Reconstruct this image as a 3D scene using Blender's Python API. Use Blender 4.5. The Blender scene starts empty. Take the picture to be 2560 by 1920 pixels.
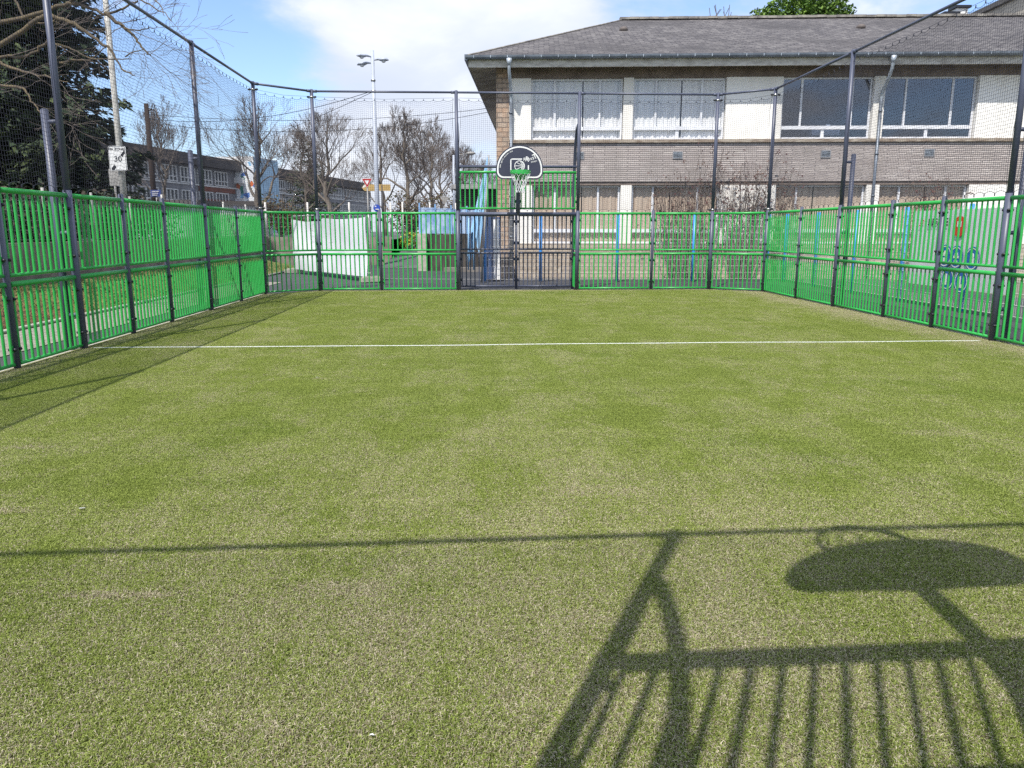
import bpy, math, random
from math import sin, cos, pi, radians as R
from mathutils import Vector as V, Matrix
random.seed(7)
sc = bpy.context.scene
COL = sc.collection
# ---------------------------------------------------------------- camera, world, sun
F, PITCH, CH = 1938.57, 11.177, 1.5266
cd = bpy.data.cameras.new('camera'); cam = bpy.data.objects.new('camera', cd); COL.objects.link(cam)
cd.sensor_width = 36; cd.lens = F/2560*36; cd.clip_start = .05; cd.clip_end = 2000
cam.location = (0, 0, CH); cam.rotation_euler = (R(90-PITCH), 0, 0)
sc.camera = cam
SUN_EL, SUN_AZ = 54.4, 202.5
sd = bpy.data.lights.new('sun', 'SUN'); sd.energy = 3.9; sd.angle = R(.53); sd.color = (1, .955, .89)
sun = bpy.data.objects.new('sun', sd); COL.objects.link(sun)
sdir = V((sin(R(SUN_AZ))*cos(R(SUN_EL)), cos(R(SUN_AZ))*cos(R(SUN_EL)), sin(R(SUN_EL))))
sun.rotation_euler = sdir.to_track_quat('Z', 'Y').to_euler()
sc.view_settings.view_transform = 'Standard'; sc.view_settings.look = 'None'
sc.view_settings.exposure = .54; sc.view_settings.gamma = 1
sc.cycles.max_bounces = 8; sc.cycles.transparent_max_bounces = 24
sc.cycles.use_denoising = False

FW = V((0, cos(R(PITCH)), -sin(R(PITCH)))); UP = V((0, sin(R(PITCH)), cos(R(PITCH)))); RT = V((1, 0, 0))
def ray(px, py): return FW*F + RT*(px-1280) - UP*(py-960)
def at(px, py, Y):                         # point seen at source pixel, at forward distance Y
    d = ray(px, py); return V((0, 0, CH)) + d*(Y/d.y)
def gnd(px, py, z=0):
    d = ray(px, py); return V((0, 0, CH)) + d*((z-CH)/d.z)

class NT:                                  # tiny node-building helper
    def __init__(s, nt): s.nt = nt; s.n = nt.nodes; s.l = nt.links
    def new(s, t, **k):
        n = s.n.new(t)
        for a, b in k.items(): setattr(n, a, b)
        return n
    def set(s, sock, v):
        if isinstance(v, bpy.types.NodeSocket): s.l.new(v, sock)
        elif v is not None: sock.default_value = v
    def m(s, op, a, b=None, c=None, clamp=False):
        n = s.new('ShaderNodeMath', operation=op, use_clamp=clamp); s.set(n.inputs[0], a); s.set(n.inputs[1], b)
        if c is not None: s.set(n.inputs[2], c)
        return n.outputs[0]
    def vm(s, op, a, b=None):
        n = s.new('ShaderNodeVectorMath', operation=op); s.set(n.inputs[0], a)
        if b is not None: s.set(n.inputs[1], b)
        return n.outputs[1] if op in ('DOT_PRODUCT', 'LENGTH', 'DISTANCE') else n.outputs[0]
    def noise(s, vec, scale, detail=4, rough=.55, dist=0):
        n = s.new('ShaderNodeTexNoise'); s.set(n.inputs['Vector'], vec); n.inputs['Scale'].default_value = scale
        n.inputs['Detail'].default_value = detail; n.inputs['Roughness'].default_value = rough; n.inputs['Distortion'].default_value = dist
        return n.outputs[0]
    def step(s, v, a, b, to0=0., to1=1.):
        n = s.new('ShaderNodeMapRange', interpolation_type='SMOOTHSTEP'); s.set(n.inputs[0], v)
        for i, x in enumerate((a, b, to0, to1)): n.inputs[1+i].default_value = x
        return n.outputs[0]
    def mix(s, f, a, b, mode='MIX'):
        n = s.new('ShaderNodeMix', data_type='RGBA', blend_type=mode); s.set(n.inputs[0], f)
        s.set(n.inputs[6], (*a, 1) if isinstance(a, tuple) and len(a) == 3 else a)
        s.set(n.inputs[7], (*b, 1) if isinstance(b, tuple) and len(b) == 3 else b)
        return n.outputs[2]

w = bpy.data.worlds.new('World'); sc.world = w; w.use_nodes = True
t = NT(w.node_tree); t.n.clear()
sky = t.new('ShaderNodeTexSky', sky_type='NISHITA', sun_disc=False)
sky.sun_elevation = R(SUN_EL); sky.sun_rotation = R(SUN_AZ); sky.air_density = 1.0; sky.dust_density = .6; sky.ozone_density = 2.0
tc = t.new('ShaderNodeTexCoord'); dirn = tc.outputs['Generated']
sp = t.new('ShaderNodeSeparateXYZ'); t.l.new(dirn, sp.inputs[0])
h = t.m('ADD', t.m('MAXIMUM', sp.outputs[2], 0.0), .32)
cb = t.new('ShaderNodeCombineXYZ'); t.l.new(t.m('DIVIDE', sp.outputs[0], h), cb.inputs[0]); t.l.new(t.m('DIVIDE', sp.outputs[1], h), cb.inputs[1])
n1 = t.noise(cb.outputs[0], 2.3, 9, .56, .25)
n2 = t.noise(cb.outputs[0], 1.1, 4, .5)
cov = t.m('ADD', t.m('MULTIPLY', n1, 1.9), -.30)
def blob(px, py, ang, amt, sx=1.0):
    global cov
    d = ray(px, py).normalized()
    s_ = t.m('POWER', t.m('MAXIMUM', t.vm('DOT_PRODUCT', dirn, tuple(d)), 0), math.log(.5)/math.log(cos(R(ang))))
    cov = t.m('ADD', cov, t.m('MULTIPLY', s_, amt))
for b_ in ((480, 10, 4.0, -.34), (700, 215, 3.0, -.36), (560, 170, 4, -.22), (330, 330, 7, -.10), (180, 60, 9, -.22), (640, 30, 3, -.12), (1580, 25, 3.0, -.16), (2050, 10, 5, -.12),
           (620, 95, 3.5, .20), (900, 160, 7, .22), (1250, 90, 7, .16), (1500, 180, 9, .16), (800, 420, 9, .14), (1100, 420, 7, .2), (470, 60, 1.5, .06), (1080, 0, 2.2, -.22), (800, 5, 2.5, -.15), (330, 250, 4, -.1)): blob(*b_)
cl = t.step(cov, .36, .86)
shade = t.mix(t.step(n2, .3, .75), (.58, .63, .75), (.80, .83, .90))
shade = t.mix(t.step(n1, .42, .75), shade, (.92, .93, .97))
bgs = t.new('ShaderNodeBackground'); t.l.new(t.mix(1.0, sky.outputs[0], (.96, 1.0, 1.13), 'MULTIPLY'), bgs.inputs[0]); bgs.inputs[1].default_value = .14
bgc = t.new('ShaderNodeBackground'); t.l.new(shade, bgc.inputs[0]); bgc.inputs[1].default_value = .88
mx = t.new('ShaderNodeMixShader'); t.l.new(t.m('MULTIPLY', cl, .93), mx.inputs[0]); t.l.new(bgs.outputs[0], mx.inputs[1]); t.l.new(bgc.outputs[0], mx.inputs[2])
wo = t.new('ShaderNodeOutputWorld'); t.l.new(mx.outputs[0], wo.inputs[0])

# ---------------------------------------------------------------- materials
MATS = {}
def mat(name, c, rough=.6, var=.0, vs=6., c2=None, metal=0., bump=0., bs=40., spec=.5, coord='Object', stretch=None, vdet=5):
    if name in MATS: return MATS[name]
    m = bpy.data.materials.new(name); m.use_nodes = True; t = NT(m.node_tree); b = t.n['Principled BSDF']
    b.inputs['Roughness'].default_value = rough; b.inputs['Metallic'].default_value = metal
    b.inputs['Specular IOR Level'].default_value = spec; b.inputs['Base Color'].default_value = (*c, 1)
    tc = t.new('ShaderNodeTexCoord').outputs[coord]
    if stretch:
        mp = t.new('ShaderNodeMapping'); t.l.new(tc, mp.inputs[0]); mp.inputs['Scale'].default_value = stretch; tc = mp.outputs[0]
    if var or c2:
        c2 = c2 or tuple(x*(1-var) for x in c)
        t.l.new(t.mix(t.step(t.noise(tc, vs, vdet, .6), .32, .68), c, c2), b.inputs['Base Color'])
    if bump:
        bp = t.new('ShaderNodeBump'); bp.inputs['Strength'].default_value = bump; bp.inputs['Distance'].default_value = .01
        t.l.new(t.noise(tc, bs, 4), bp.inputs['Height']); t.l.new(bp.outputs[0], b.inputs['Normal'])
    MATS[name] = m; return m
def brick(name, c1, c2, mortar, bw, rh, ms=.01, axes='xz', var=.3, vs=3., bump=.5, rough=.85, off=.5, spots=None, c3=None, squash=None):
    m = bpy.data.materials.new(name); m.use_nodes = True; t = NT(m.node_tree); b = t.n['Principled BSDF']; b.inputs['Roughness'].default_value = rough
    tc = t.new('ShaderNodeTexCoord').outputs['Object']; s = t.new('ShaderNodeSeparateXYZ'); t.l.new(tc, s.inputs[0])
    c = t.new('ShaderNodeCombineXYZ'); ix = 'xyz'.index(axes[0]); iy = 'xyz'.index(axes[1])
    t.l.new(s.outputs[ix], c.inputs[0]); t.l.new(s.outputs[iy], c.inputs[1])
    wob = t.noise(tc, 2.5, 2); cv = c.outputs[0]
    if squash: cv = t.vm('ADD', cv, t.mix(1.0, (0, 0, 0), t.noise(tc, squash[0], 2)) if False else cv)
    br = t.new('ShaderNodeTexBrick'); t.l.new(c.outputs[0], br.inputs['Vector']); br.offset = off
    br.inputs['Color1'].default_value = (*c1, 1); br.inputs['Color2'].default_value = (*c2, 1); br.inputs['Mortar'].default_value = (*mortar, 1)
    br.inputs['Scale'].default_value = 1; br.inputs['Mortar Size'].default_value = ms; br.inputs['Brick Width'].default_value = bw; br.inputs['Row Height'].default_value = rh
    br.inputs['Mortar Smooth'].default_value = .1
    if squash: br.squash = squash[1]; br.squash_frequency = 2
    col = br.outputs['Color']
    # per-brick random tint
    fx = t.m('FLOOR', t.m('DIVIDE', s.outputs[ix], bw*.5)); fy = t.m('FLOOR', t.m('DIVIDE', s.outputs[iy], rh))
    cc = t.new('ShaderNodeCombineXYZ'); t.l.new(fx, cc.inputs[0]); t.l.new(fy, cc.inputs[1])
    wn = t.new('ShaderNodeTexWhiteNoise', noise_dimensions='2D'); t.l.new(cc.outputs[0], wn.inputs['Vector'])
    col = t.mix(t.m('MULTIPLY', t.m('SUBTRACT', wn.outputs[0], .3), var), col, c3 or tuple(x*.55 for x in c1))
    big = t.noise(tc, vs, 6, .65)
    col = t.mix(t.step(big, .4, .75, 0, var), col, tuple(x*.5 for x in c1))
    if spots: col = t.mix(t.step(t.noise(tc, spots[1], 5, .7), .60, .72, 0, spots[2]), col, spots[0])
    t.l.new(col, b.inputs['Base Color'])
    bp = t.new('ShaderNodeBump'); bp.inputs['Strength'].default_value = bump; bp.inputs['Distance'].default_value = .02; bp.invert = True
    t.l.new(t.m('ADD', br.outputs['Fac'], t.m('MULTIPLY', t.noise(tc, 30, 3), -.5)), bp.inputs['Height']); t.l.new(bp.outputs[0], b.inputs['Normal'])
    return m
GREEN = mat('green_powder_coat', (.028, .345, .062), .36, c2=(.034, .38, .075), vs=3, bump=.05, bs=60)
POST = mat('slate_powder_coat', (.068, .078, .118), .42, c2=(.082, .092, .135), vs=2.5, bump=.06, bs=50)
BLACK = mat('black_plastic', (.015, .016, .022), .45, .3, 20)
STEEL = mat('bright_steel', (.55, .55, .52), .3, .3, 30, metal=.9)
TWINE = mat('black_twine', (.03, .033, .05), .8, .3, 9)
WHITE = mat('white_paint', (.80, .80, .78), .5, c2=(.72, .72, .70), vs=4)
CONC = mat('pale_concrete', (.47, .44, .38), .9, c2=(.33, .31, .27), vs=9, bump=.4, bs=60)

# ---------------------------------------------------------------- mesh helper
class MB:
    def __init__(s): s.v = []; s.f = []; s.mi = []; s.sm = []; s.cur = 0
    def face(s, ids, smooth=False): s.f.append(tuple(ids)); s.mi.append(s.cur); s.sm.append(smooth)
    def quad(s, *p, smooth=False):
        n = len(s.v); s.v += [tuple(x) for x in p]; s.face(range(n, n+len(p)), smooth)
    def box(s, c, size, rz=0., M=None):
        n = len(s.v); a, b, d = (x/2 for x in size)
        for z in (-d, d):
            for x, y in ((-a, -b), (a, -b), (a, b), (-a, b)):
                p = V((x*cos(rz)-y*sin(rz), x*sin(rz)+y*cos(rz), z))
                if M: p = M @ p
                s.v.append(tuple(p+V(c)))
        for q in ((0, 3, 2, 1), (4, 5, 6, 7), (0, 1, 5, 4), (1, 2, 6, 5), (2, 3, 7, 6), (3, 0, 4, 7)): s.face([n+i for i in q])
    def bx(s, x0, x1, y0, y1, z0, z1): s.box(((x0+x1)/2, (y0+y1)/2, (z0+z1)/2), (abs(x1-x0), abs(y1-y0), abs(z1-z0)))
    def tube(s, pts, r, n=8, cap=True, flat=None, smooth=True):
        pts = [V(p) for p in pts]; k = len(pts); rs = r if isinstance(r, (list, tuple)) else [r]*k
        base = len(s.v); u = None
        for i, p in enumerate(pts):
            d = (pts[min(i+1, k-1)]-pts[max(i-1, 0)])
            d = d.normalized() if d.length > 1e-9 else V((0, 0, 1))
            if u is None:
                a = V((0, 0, 1)) if abs(d.z) < .9 else (V(flat) if flat else V((1, 0, 0)))
                u = (a-d*a.dot(d)).normalized()
            else:
                u = (u-d*u.dot(d)); u = u.normalized() if u.length > 1e-6 else V((1, 0, 0))
            v = d.cross(u); rr = rs[i]
            ru, rv = rr if isinstance(rr, tuple) else (rr, rr)
            for j in range(n):
                a = 2*pi*j/n; s.v.append(tuple(p+u*(cos(a)*ru)+v*(sin(a)*rv)))
        for i in range(k-1):
            for j in range(n):
                a = base+i*n+j; b = base+i*n+(j+1) % n; s.face((a, b, b+n, a+n), smooth)
        if cap: s.face([base+j for j in range(n)][::-1]); s.face([base+(k-1)*n+j for j in range(n)])
    def cyl(s, c, r, z0, z1, n=12): s.tube([(c[0], c[1], z0), (c[0], c[1], z1)], r, n)
    def ball(s, c, r, n=8, m=5, sc_=(1, 1, 1)):
        b = len(s.v)
        for i in range(m+1):
            th = pi*i/m
            for j in range(n): s.v.append((c[0]+r*sc_[0]*sin(th)*cos(2*pi*j/n), c[1]+r*sc_[1]*sin(th)*sin(2*pi*j/n), c[2]+r*sc_[2]*cos(th)))
        for i in range(m):
            for j in range(n): s.face((b+i*n+j, b+(i+1)*n+j, b+(i+1)*n+(j+1) % n, b+i*n+(j+1) % n), True)
    def prism(s, pts, th, M):              # 2D outline extruded by th, mapped by matrix M (x,y,z local)
        n = len(s.v); k = len(pts)
        for z in (0, th):
            for x, y in pts: s.v.append(tuple(M @ V((x, y, z))))
        s.face(list(range(n, n+k))[::-1]); s.face(range(n+k, n+2*k))
        for i in range(k): j = (i+1) % k; s.face((n+i, n+j, n+k+j, n+k+i))
    def ring(s, pts_o, pts_i, z, M):
        n = len(s.v); k = len(pts_o)
        for P in (pts_o, pts_i):
            for x, y in P: s.v.append(tuple(M @ V((x, y, z))))
        for i in range(k): j = (i+1) % k; s.face((n+i, n+j, n+k+j, n+k+i))
    def xf(s, M, start=0):
        for i in range(start, len(s.v)): s.v[i] = tuple(M @ V(s.v[i]))
    def build(s, name, m, parent=None):
        me = bpy.data.meshes.new(name); me.from_pydata(s.v, [], s.f)
        for x in (m if isinstance(m, (list, tuple)) else [m]): me.materials.append(x)
        me.polygons.foreach_set('material_index', s.mi); me.polygons.foreach_set('use_smooth', s.sm); me.update()
        o = bpy.data.objects.new(name, me); COL.objects.link(o)
        if parent: o.parent = parent
        return o
def tag(o, label, cat, group=None, kind=None):
    o['label'] = label; o['category'] = cat
    if group: o['group'] = group
    if kind: o['kind'] = kind
    return o
def struct(o, kind='structure'): o['kind'] = kind; return o
def empty(name, loc, label, cat, rz=0., group=None):
    o = bpy.data.objects.new(name, None); o.empty_display_size = .2; COL.objects.link(o); o.location = loc; o.rotation_euler = (0, 0, rz)
    return tag(o, label, cat, group)
def text(s, size, M, m, parent, name='lettering', ext=.002, align='CENTER', bold=0):
    cu = bpy.data.curves.new('t', 'FONT'); cu.body = s; cu.size = size; cu.extrude = ext; cu.align_x = align; cu.align_y = 'CENTER'; cu.offset = bold; cu.resolution_u = 3
    o = bpy.data.objects.new('t', cu); me = bpy.data.meshes.new_from_object(o); bpy.data.objects.remove(o); bpy.data.curves.remove(cu)
    me.transform(M); me.materials.append(m); ob = bpy.data.objects.new(name, me); COL.objects.link(ob); ob.parent = parent; return ob

# ---------------------------------------------------------------- the ground
PT = {0: (-5.57, 8.605), 1: (-5.640, 10.117), 2: (-5.710, 11.629), 3: (-5.780, 13.142), 4: (-5.873, 15.131), 5: (-5.960, 17.114), 6: (-6.040, 19.076), 7: (-4.935, 20.112),
      8: (-3.374, 20.187), 9: (-1.387, 20.275), 10: (1.693, 20.42), 11: (3.656, 20.524), 12: (5.201, 20.598), 13: (6.388, 19.802), 14: (6.475, 17.745), 15: (6.561, 15.849),
      16: (6.645, 13.86), 17: (6.708, 12.349), 18: (6.767, 10.84)}
CX, CY = .5635, 10.4785
def mir(i):
    x, y = 2*CX-PT[i][0], 2*CY-PT[i][1]
    return (x+.06, y+.026*(x-1.0)) if 7 <= i <= 12 else (x, y)
LEFT = [mir(13), mir(14), mir(15), mir(16)] + [PT[i] for i in range(0, 7)]
RIGHT = [PT[i] for i in range(13, 19)] + [mir(2), mir(3), mir(4), mir(5), mir(6)]
def inset(poly, d):
    out = []; c = V((CX, CY))
    n = len(poly)
    for i in range(n):
        a, b, c_ = V(poly[i-1]), V(poly[i]), V(poly[(i+1) % n])
        n1 = (b-a).normalized(); n2 = (c_-b).normalized()
        p1 = V((-n1.y, n1.x)); p2 = V((-n2.y, n2.x)); m_ = (p1+p2).normalized(); k = d/max(.3, m_.dot(p1)); out.append(b+m_*k)
    return out
POLY = [mir(13), mir(12), mir(10), mir(9), mir(7), mir(6), PT[18], PT[13], PT[12], PT[10], PT[9], PT[7], PT[6], PT[1]]

asph = mat('asphalt', (.060, .062, .068), .9, c2=(.045, .047, .052), vs=1.2, bump=.5, bs=150)
g = MB(); g.quad((-400, -150, -.06), (400, -150, -.06), (400, 700, -.06), (-400, 700, -.06)); struct(g.build('ground', mat('dry_ground', (.13, .12, .085), .95, c2=(.09, .10, .05), vs=.3, bump=.3, bs=20)))
g = MB(); g.quad((-8, -6, -.03), (12, -6, -.03), (12, 60, -.03), (-11.6, 60, -.03), (-8.6, 8, -.03)); struct(g.build('asphalt_yard', asph))

# worn turf colour shared by blades and base
def turf_mat(name, base):
    m = bpy.data.materials.new(name); m.use_nodes = True; t = NT(m.node_tree); b = t.n['Principled BSDF']
    b.inputs['Roughness'].default_value = .62 if not base else .9; b.inputs['Specular IOR Level'].default_value = .12
    pos = t.new('ShaderNodeNewGeometry').outputs['Position']; s = t.new('ShaderNodeSeparateXYZ'); t.l.new(pos, s.inputs[0])
    X, Y = s.outputs[0], s.outputs[1]
    xp = t.m('ADD', X, t.m('MULTIPLY', Y, .0465)); yp = t.m('SUBTRACT', Y, t.m('MULTIPLY', X, .047))
    mp = t.new('ShaderNodeMapping'); t.l.new(pos, mp.inputs[0]); mp.inputs['Scale'].default_value = (1.0, .75, 0)
    p2 = mp.outputs[0]
    big = t.noise(p2, .42, 5, .55); mid = t.noise(p2, 1.6, 6, .62, .6); fine = t.noise(p2, 9, 6, .7)
    at_ = t.new('ShaderNodeAttribute', attribute_name='rnd'); rnd = at_.outputs['Fac'] if not base else t.noise(pos, 420, 2, .6)
    # sandy wear: towards the camera, along the fences, and in scuffed patches
    near = t.step(Y, 7.5, 2.2)
    wx = t.m('SUBTRACT', 1.0, t.m('ABSOLUTE', t.m('MULTIPLY', t.m('SUBTRACT', X, .45), .30)), clamp=True)
    wear = t.m('ADD', t.m('MULTIPLY', t.m('SUBTRACT', mid, .48), 1.15), t.m('MULTIPLY', near, t.m('ADD', .20, t.m('MULTIPLY', wx, .26))))
    wear = t.m('ADD', wear, t.m('MULTIPLY', t.m('SUBTRACT', fine, .5), 1.0))
    wear = t.m('ADD', wear, t.m('MULTIPLY', t.m('SUBTRACT', big, .5), .8))
    eR = t.step(xp, 6.2, 7.1); eL = t.step(xp, -4.7, -5.1); eB = t.step(yp, 19.75, 20.3)
    edge = t.m('MAXIMUM', t.m('MAXIMUM', eR, t.m('MULTIPLY', eL, .8)), t.m('MULTIPLY', eB, .9))
    wear = t.m('ADD', wear, t.m('MULTIPLY', edge, t.m('ADD', .18, t.m('MULTIPLY', fine, .9))))
    for px, py, rx, ry, amt in ((300, 1492, .30, .05, .62), (850, 1475, .22, .10, .42), (20, 1280, .16, .06, .6), (1480, 1230, .35, .12, .25), (985, 1545, .3, .2, .25), (1500, 1560, .25, .12, .2),
                                (80, 1120, .2, .06, .4), (800, 948, .10, .05, .5), (2130, 760, .9, .25, .25), (2330, 1085, .3, .12, .3), (1330, 990, .9, .5, .12)):
        q = gnd(px, py); dx = t.m('DIVIDE', t.m('SUBTRACT', X, q.x), rx); dy = t.m('DIVIDE', t.m('SUBTRACT', Y, q.y), ry)
        dd = t.m('ADD', t.m('MULTIPLY', dx, dx), t.m('MULTIPLY', dy, dy))
        wear = t.m('ADD', wear, t.m('MULTIPLY', t.step(t.m('ADD', dd, t.m('MULTIPLY', fine, .9)), 1.9, .2), amt))
    dark = t.mix(t.step(big, .35, .65), (.13, .168, .030), (.165, .208, .040))
    lite = t.mix(t.step(mid, .35, .65), (.37, .44, .105), (.45, .51, .155))
    col = t.mix(t.step(rnd, .0, 1.), dark, lite)
    # slightly darker lush patches
    col = t.mix(t.step(t.noise(p2, .8, 4, .6, .4), .52, .70, 0, .42), col, t.mix(1., col, (.62, .74, .45), 'MULTIPLY'))
    mp3 = t.new('ShaderNodeMapping'); t.l.new(pos, mp3.inputs[0]); mp3.inputs['Scale'].default_value = (.35, 2.6, 0); mp3.inputs['Rotation'].default_value = (0, 0, .06)
    col = t.mix(t.step(t.noise(mp3.outputs[0], 1.3, 5, .6, .3), .35, .65, 0, .5), col, t.mix(1., col, (.80, .84, .72), 'MULTIPLY'))  # faint streaks: brushed-pile sheen and seams painted into the colour
    mp4 = t.new('ShaderNodeMapping'); t.l.new(pos, mp4.inputs[0]); mp4.inputs['Scale'].default_value = (2.2, .3, 0)
    wear = t.m('ADD', wear, t.m('MULTIPLY', t.m('SUBTRACT', t.noise(mp4.outputs[0], 1.1, 5, .65, .5), .5), .5))
    sandc = t.mix(rnd, (.23, .19, .10), (.69, .62, .45))
    thr = t.m('ADD', t.m('MULTIPLY', wear, .85), .05)
    pick = t.step(t.m('SUBTRACT', thr, t.m('FRACT', t.m('MULTIPLY', rnd, 7.31))), -.06, .10)
    col = t.mix(pick, col, sandc)
    if base: col = t.mix(.6, col, (.045, .05, .022))
    t.l.new(col, b.inputs['Base Color'])
    if base:
        bp = t.new('ShaderNodeBump'); bp.inputs['Strength'].default_value = .6; bp.inputs['Distance'].default_value = .01
        t.l.new(t.noise(pos, 260, 3), bp.inputs['Height']); t.l.new(bp.outputs[0], b.inputs['Normal'])
    else:
        b.inputs['Subsurface Weight'].default_value = 0
        tr = t.new('ShaderNodeBsdfTranslucent'); t.l.new(col, tr.inputs[0]); mx = t.new('ShaderNodeMixShader'); mx.inputs[0].default_value = .25
        out = t.n['Material Output']; t.l.new(b.outputs[0], mx.inputs[1]); t.l.new(tr.outputs[0], mx.inputs[2]); t.l.new(mx.outputs[0], out.inputs[0])
    return m
slab = inset(POLY, -.16)
g = MB(); g.quad(*[(p.x, p.y, -.012) for p in slab]); n0 = len(g.v)
for i in range(len(slab)):
    a, b = slab[i], slab[(i+1) % len(slab)]; g.quad((a.x, a.y, -.05), (b.x, b.y, -.05), (b.x, b.y, -.012), (a.x, a.y, -.012))
struct(g.build('concrete_kerb', CONC))
ti = inset(POLY, .05)
g = MB(); g.quad(*[(p.x, p.y, 0) for p in ti]); struct(g.build('turf_base', turf_mat('turf_infill', True)))
# blades: one 0.5 m tuft tile laid over the pitch
rb = random.Random(3); TS = .5
vs, fs, rn = [], [], []
for i in range(20000):
    x = rb.uniform(-TS/2-.01, TS/2+.01); y = rb.uniform(-TS/2-.01, TS/2+.01); a = rb.uniform(0, 2*pi); L = rb.uniform(.007, .0145); w_ = rb.uniform(.0008, .0016)
    lean = rb.uniform(.2, 1.1); d = V((cos(a), sin(a), 0)); sd_ = V((-sin(a), cos(a), 0)); sd_ = (sd_+V((0, 0, rb.uniform(-.4, .4)))).normalized()
    p0 = V((x, y, 0)); p1 = p0+d*(L*lean*.4)+V((0, 0, L*.8)); p2_ = p0+d*(L*lean*1.1)+sd_*rb.uniform(-.004, .004)+V((0, 0, L*rb.uniform(.55, 1.05)))
    n = len(vs)
    for p, ww in ((p0, w_), (p1, w_), (p2_, w_*.55)): vs += [tuple(p-sd_*ww), tuple(p+sd_*ww)]
    fs += [(n, n+1, n+3, n+2), (n+2, n+3, n+5, n+4)]; rn += [rb.random()]*6
nb = len(vs)
ins = inset(POLY, TS/2-.03)
def inside(p, poly):
    for i in range(len(poly)):
        a, b = poly[i], poly[(i+1) % len(poly)]
        if (b.x-a.x)*(p[1]-a.y)-(b.y-a.y)*(p[0]-a.x) < 0: return False
    return True
th = math.atan(-.0465); ex = V((cos(-.0468), -sin(-.0468)*1.0)); ex = V((1, .047)).normalized(); ey = V((-.047, 1)).normalized()
rots = []
i0 = V((CX, CY))
def addpts():
    out = []
    for i in range(-14, 15):
        for j in range(-24, 25):
            p = i0+ex*(i*.4905)+ey*(j*.495)
            if inside((p.x, p.y), ins): out.append(p)
    # rows of tiles hugging the boundary so that no gap shows
    m_ = len(ins)
    for i in range(m_):
        a, b = ins[i], ins[(i+1) % m_]; k = max(1, math.ceil((b-a).length/.46))
        for q in range(k): out.append(a+(b-a)*(q/k))
    return out
pts = addpts()
for p in pts: vs.append((p.x, p.y, .001)); rn.append(0.); rots.append((0, 0, rb.choice((0, 1, 2, 3))*pi/2+.047))
me = bpy.data.meshes.new('artificial_grass'); me.from_pydata(vs, [], fs)
a_ = me.attributes.new('rnd', 'FLOAT', 'POINT'); a_.data.foreach_set('value', rn)
a_ = me.attributes.new('rot', 'FLOAT_VECTOR', 'POINT'); a_.data.foreach_set('vector', [0.]*(3*nb)+[c for r_ in rots for c in r_])
a_ = me.attributes.new('isp', 'FLOAT', 'POINT'); a_.data.foreach_set('value', [0.]*nb+[1.]*len(pts))
me.materials.append(turf_mat('turf_fibre', False))
gr = bpy.data.objects.new('artificial_grass', me); COL.objects.link(gr); struct(gr, 'stuff'); gr['label'] = 'short worn green artificial grass with sandy patches'
ng = bpy.data.node_groups.new('tiles', 'GeometryNodeTree'); ng.interface.new_socket('Geometry', in_out='INPUT', socket_type='NodeSocketGeometry'); ng.interface.new_socket('Geometry', in_out='OUTPUT', socket_type='NodeSocketGeometry')
gi = ng.nodes.new('NodeGroupInput'); go = ng.nodes.new('NodeGroupOutput'); se = ng.nodes.new('GeometryNodeSeparateGeometry'); se.domain = 'POINT'
na = ng.nodes.new('GeometryNodeInputNamedAttribute'); na.data_type = 'FLOAT'; na.inputs[0].default_value = 'isp'
nr = ng.nodes.new('GeometryNodeInputNamedAttribute'); nr.data_type = 'FLOAT_VECTOR'; nr.inputs[0].default_value = 'rot'
cm = ng.nodes.new('FunctionNodeCompare'); cm.data_type = 'FLOAT'; cm.operation = 'GREATER_THAN'; cm.inputs[1].default_value = .5
io = ng.nodes.new('GeometryNodeInstanceOnPoints'); L_ = ng.links.new
L_(gi.outputs[0], se.inputs[0]); L_(na.outputs[0], cm.inputs[0]); L_(cm.outputs[0], se.inputs[1]); L_(se.outputs[0], io.inputs['Points']); L_(se.outputs[1], io.inputs['Instance'])
L_(nr.outputs[0], io.inputs['Rotation']); L_(io.outputs[0], go.inputs[0])
md = gr.modifiers.new('tiles', 'NODES'); md.node_group = ng

# the white halfway line, woven in: short upright white fibres along a slightly wavy band
g = MB(); rl = random.Random(5); A, B = V(PT[1]), V(PT[18]); dL = (B-A).normalized(); nL = V((-dL.y, dL.x)); Ln = (B-A).length
def wv(s): return .022*sin(s*.9+1)+.012*sin(s*2.3)
N = 260
for i in range(N):
    s0, s1 = .12+(Ln-.3)*i/N, .12+(Ln-.3)*(i+1)/N; a = A+dL*s0+nL*wv(s0); b = A+dL*s1+nL*wv(s1)
    g.quad((*(a-nL*.032), .012), (*(b-nL*.032), .012), (*(b+nL*.032), .012), (*(a+nL*.032), .012))
for i in range(9000):
    s = rl.uniform(.1, Ln-.2); p = A+dL*s+nL*(wv(s)+rl.gauss(0, .012)); q = V((p.x+rl.uniform(-.006, .006), p.y+rl.uniform(-.006, .006))); hh = rl.uniform(.009, .016)
    a = rl.uniform(0, pi); e = V((cos(a), sin(a)))*.0018
    g.quad((*(p-e), .001), (*(p+e), .001), (*(q+e), hh), (*(q-e), hh))
o = struct(g.build('field_line', mat('white_fibre', (.72, .74, .70), .7, .15, 30)))

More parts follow.
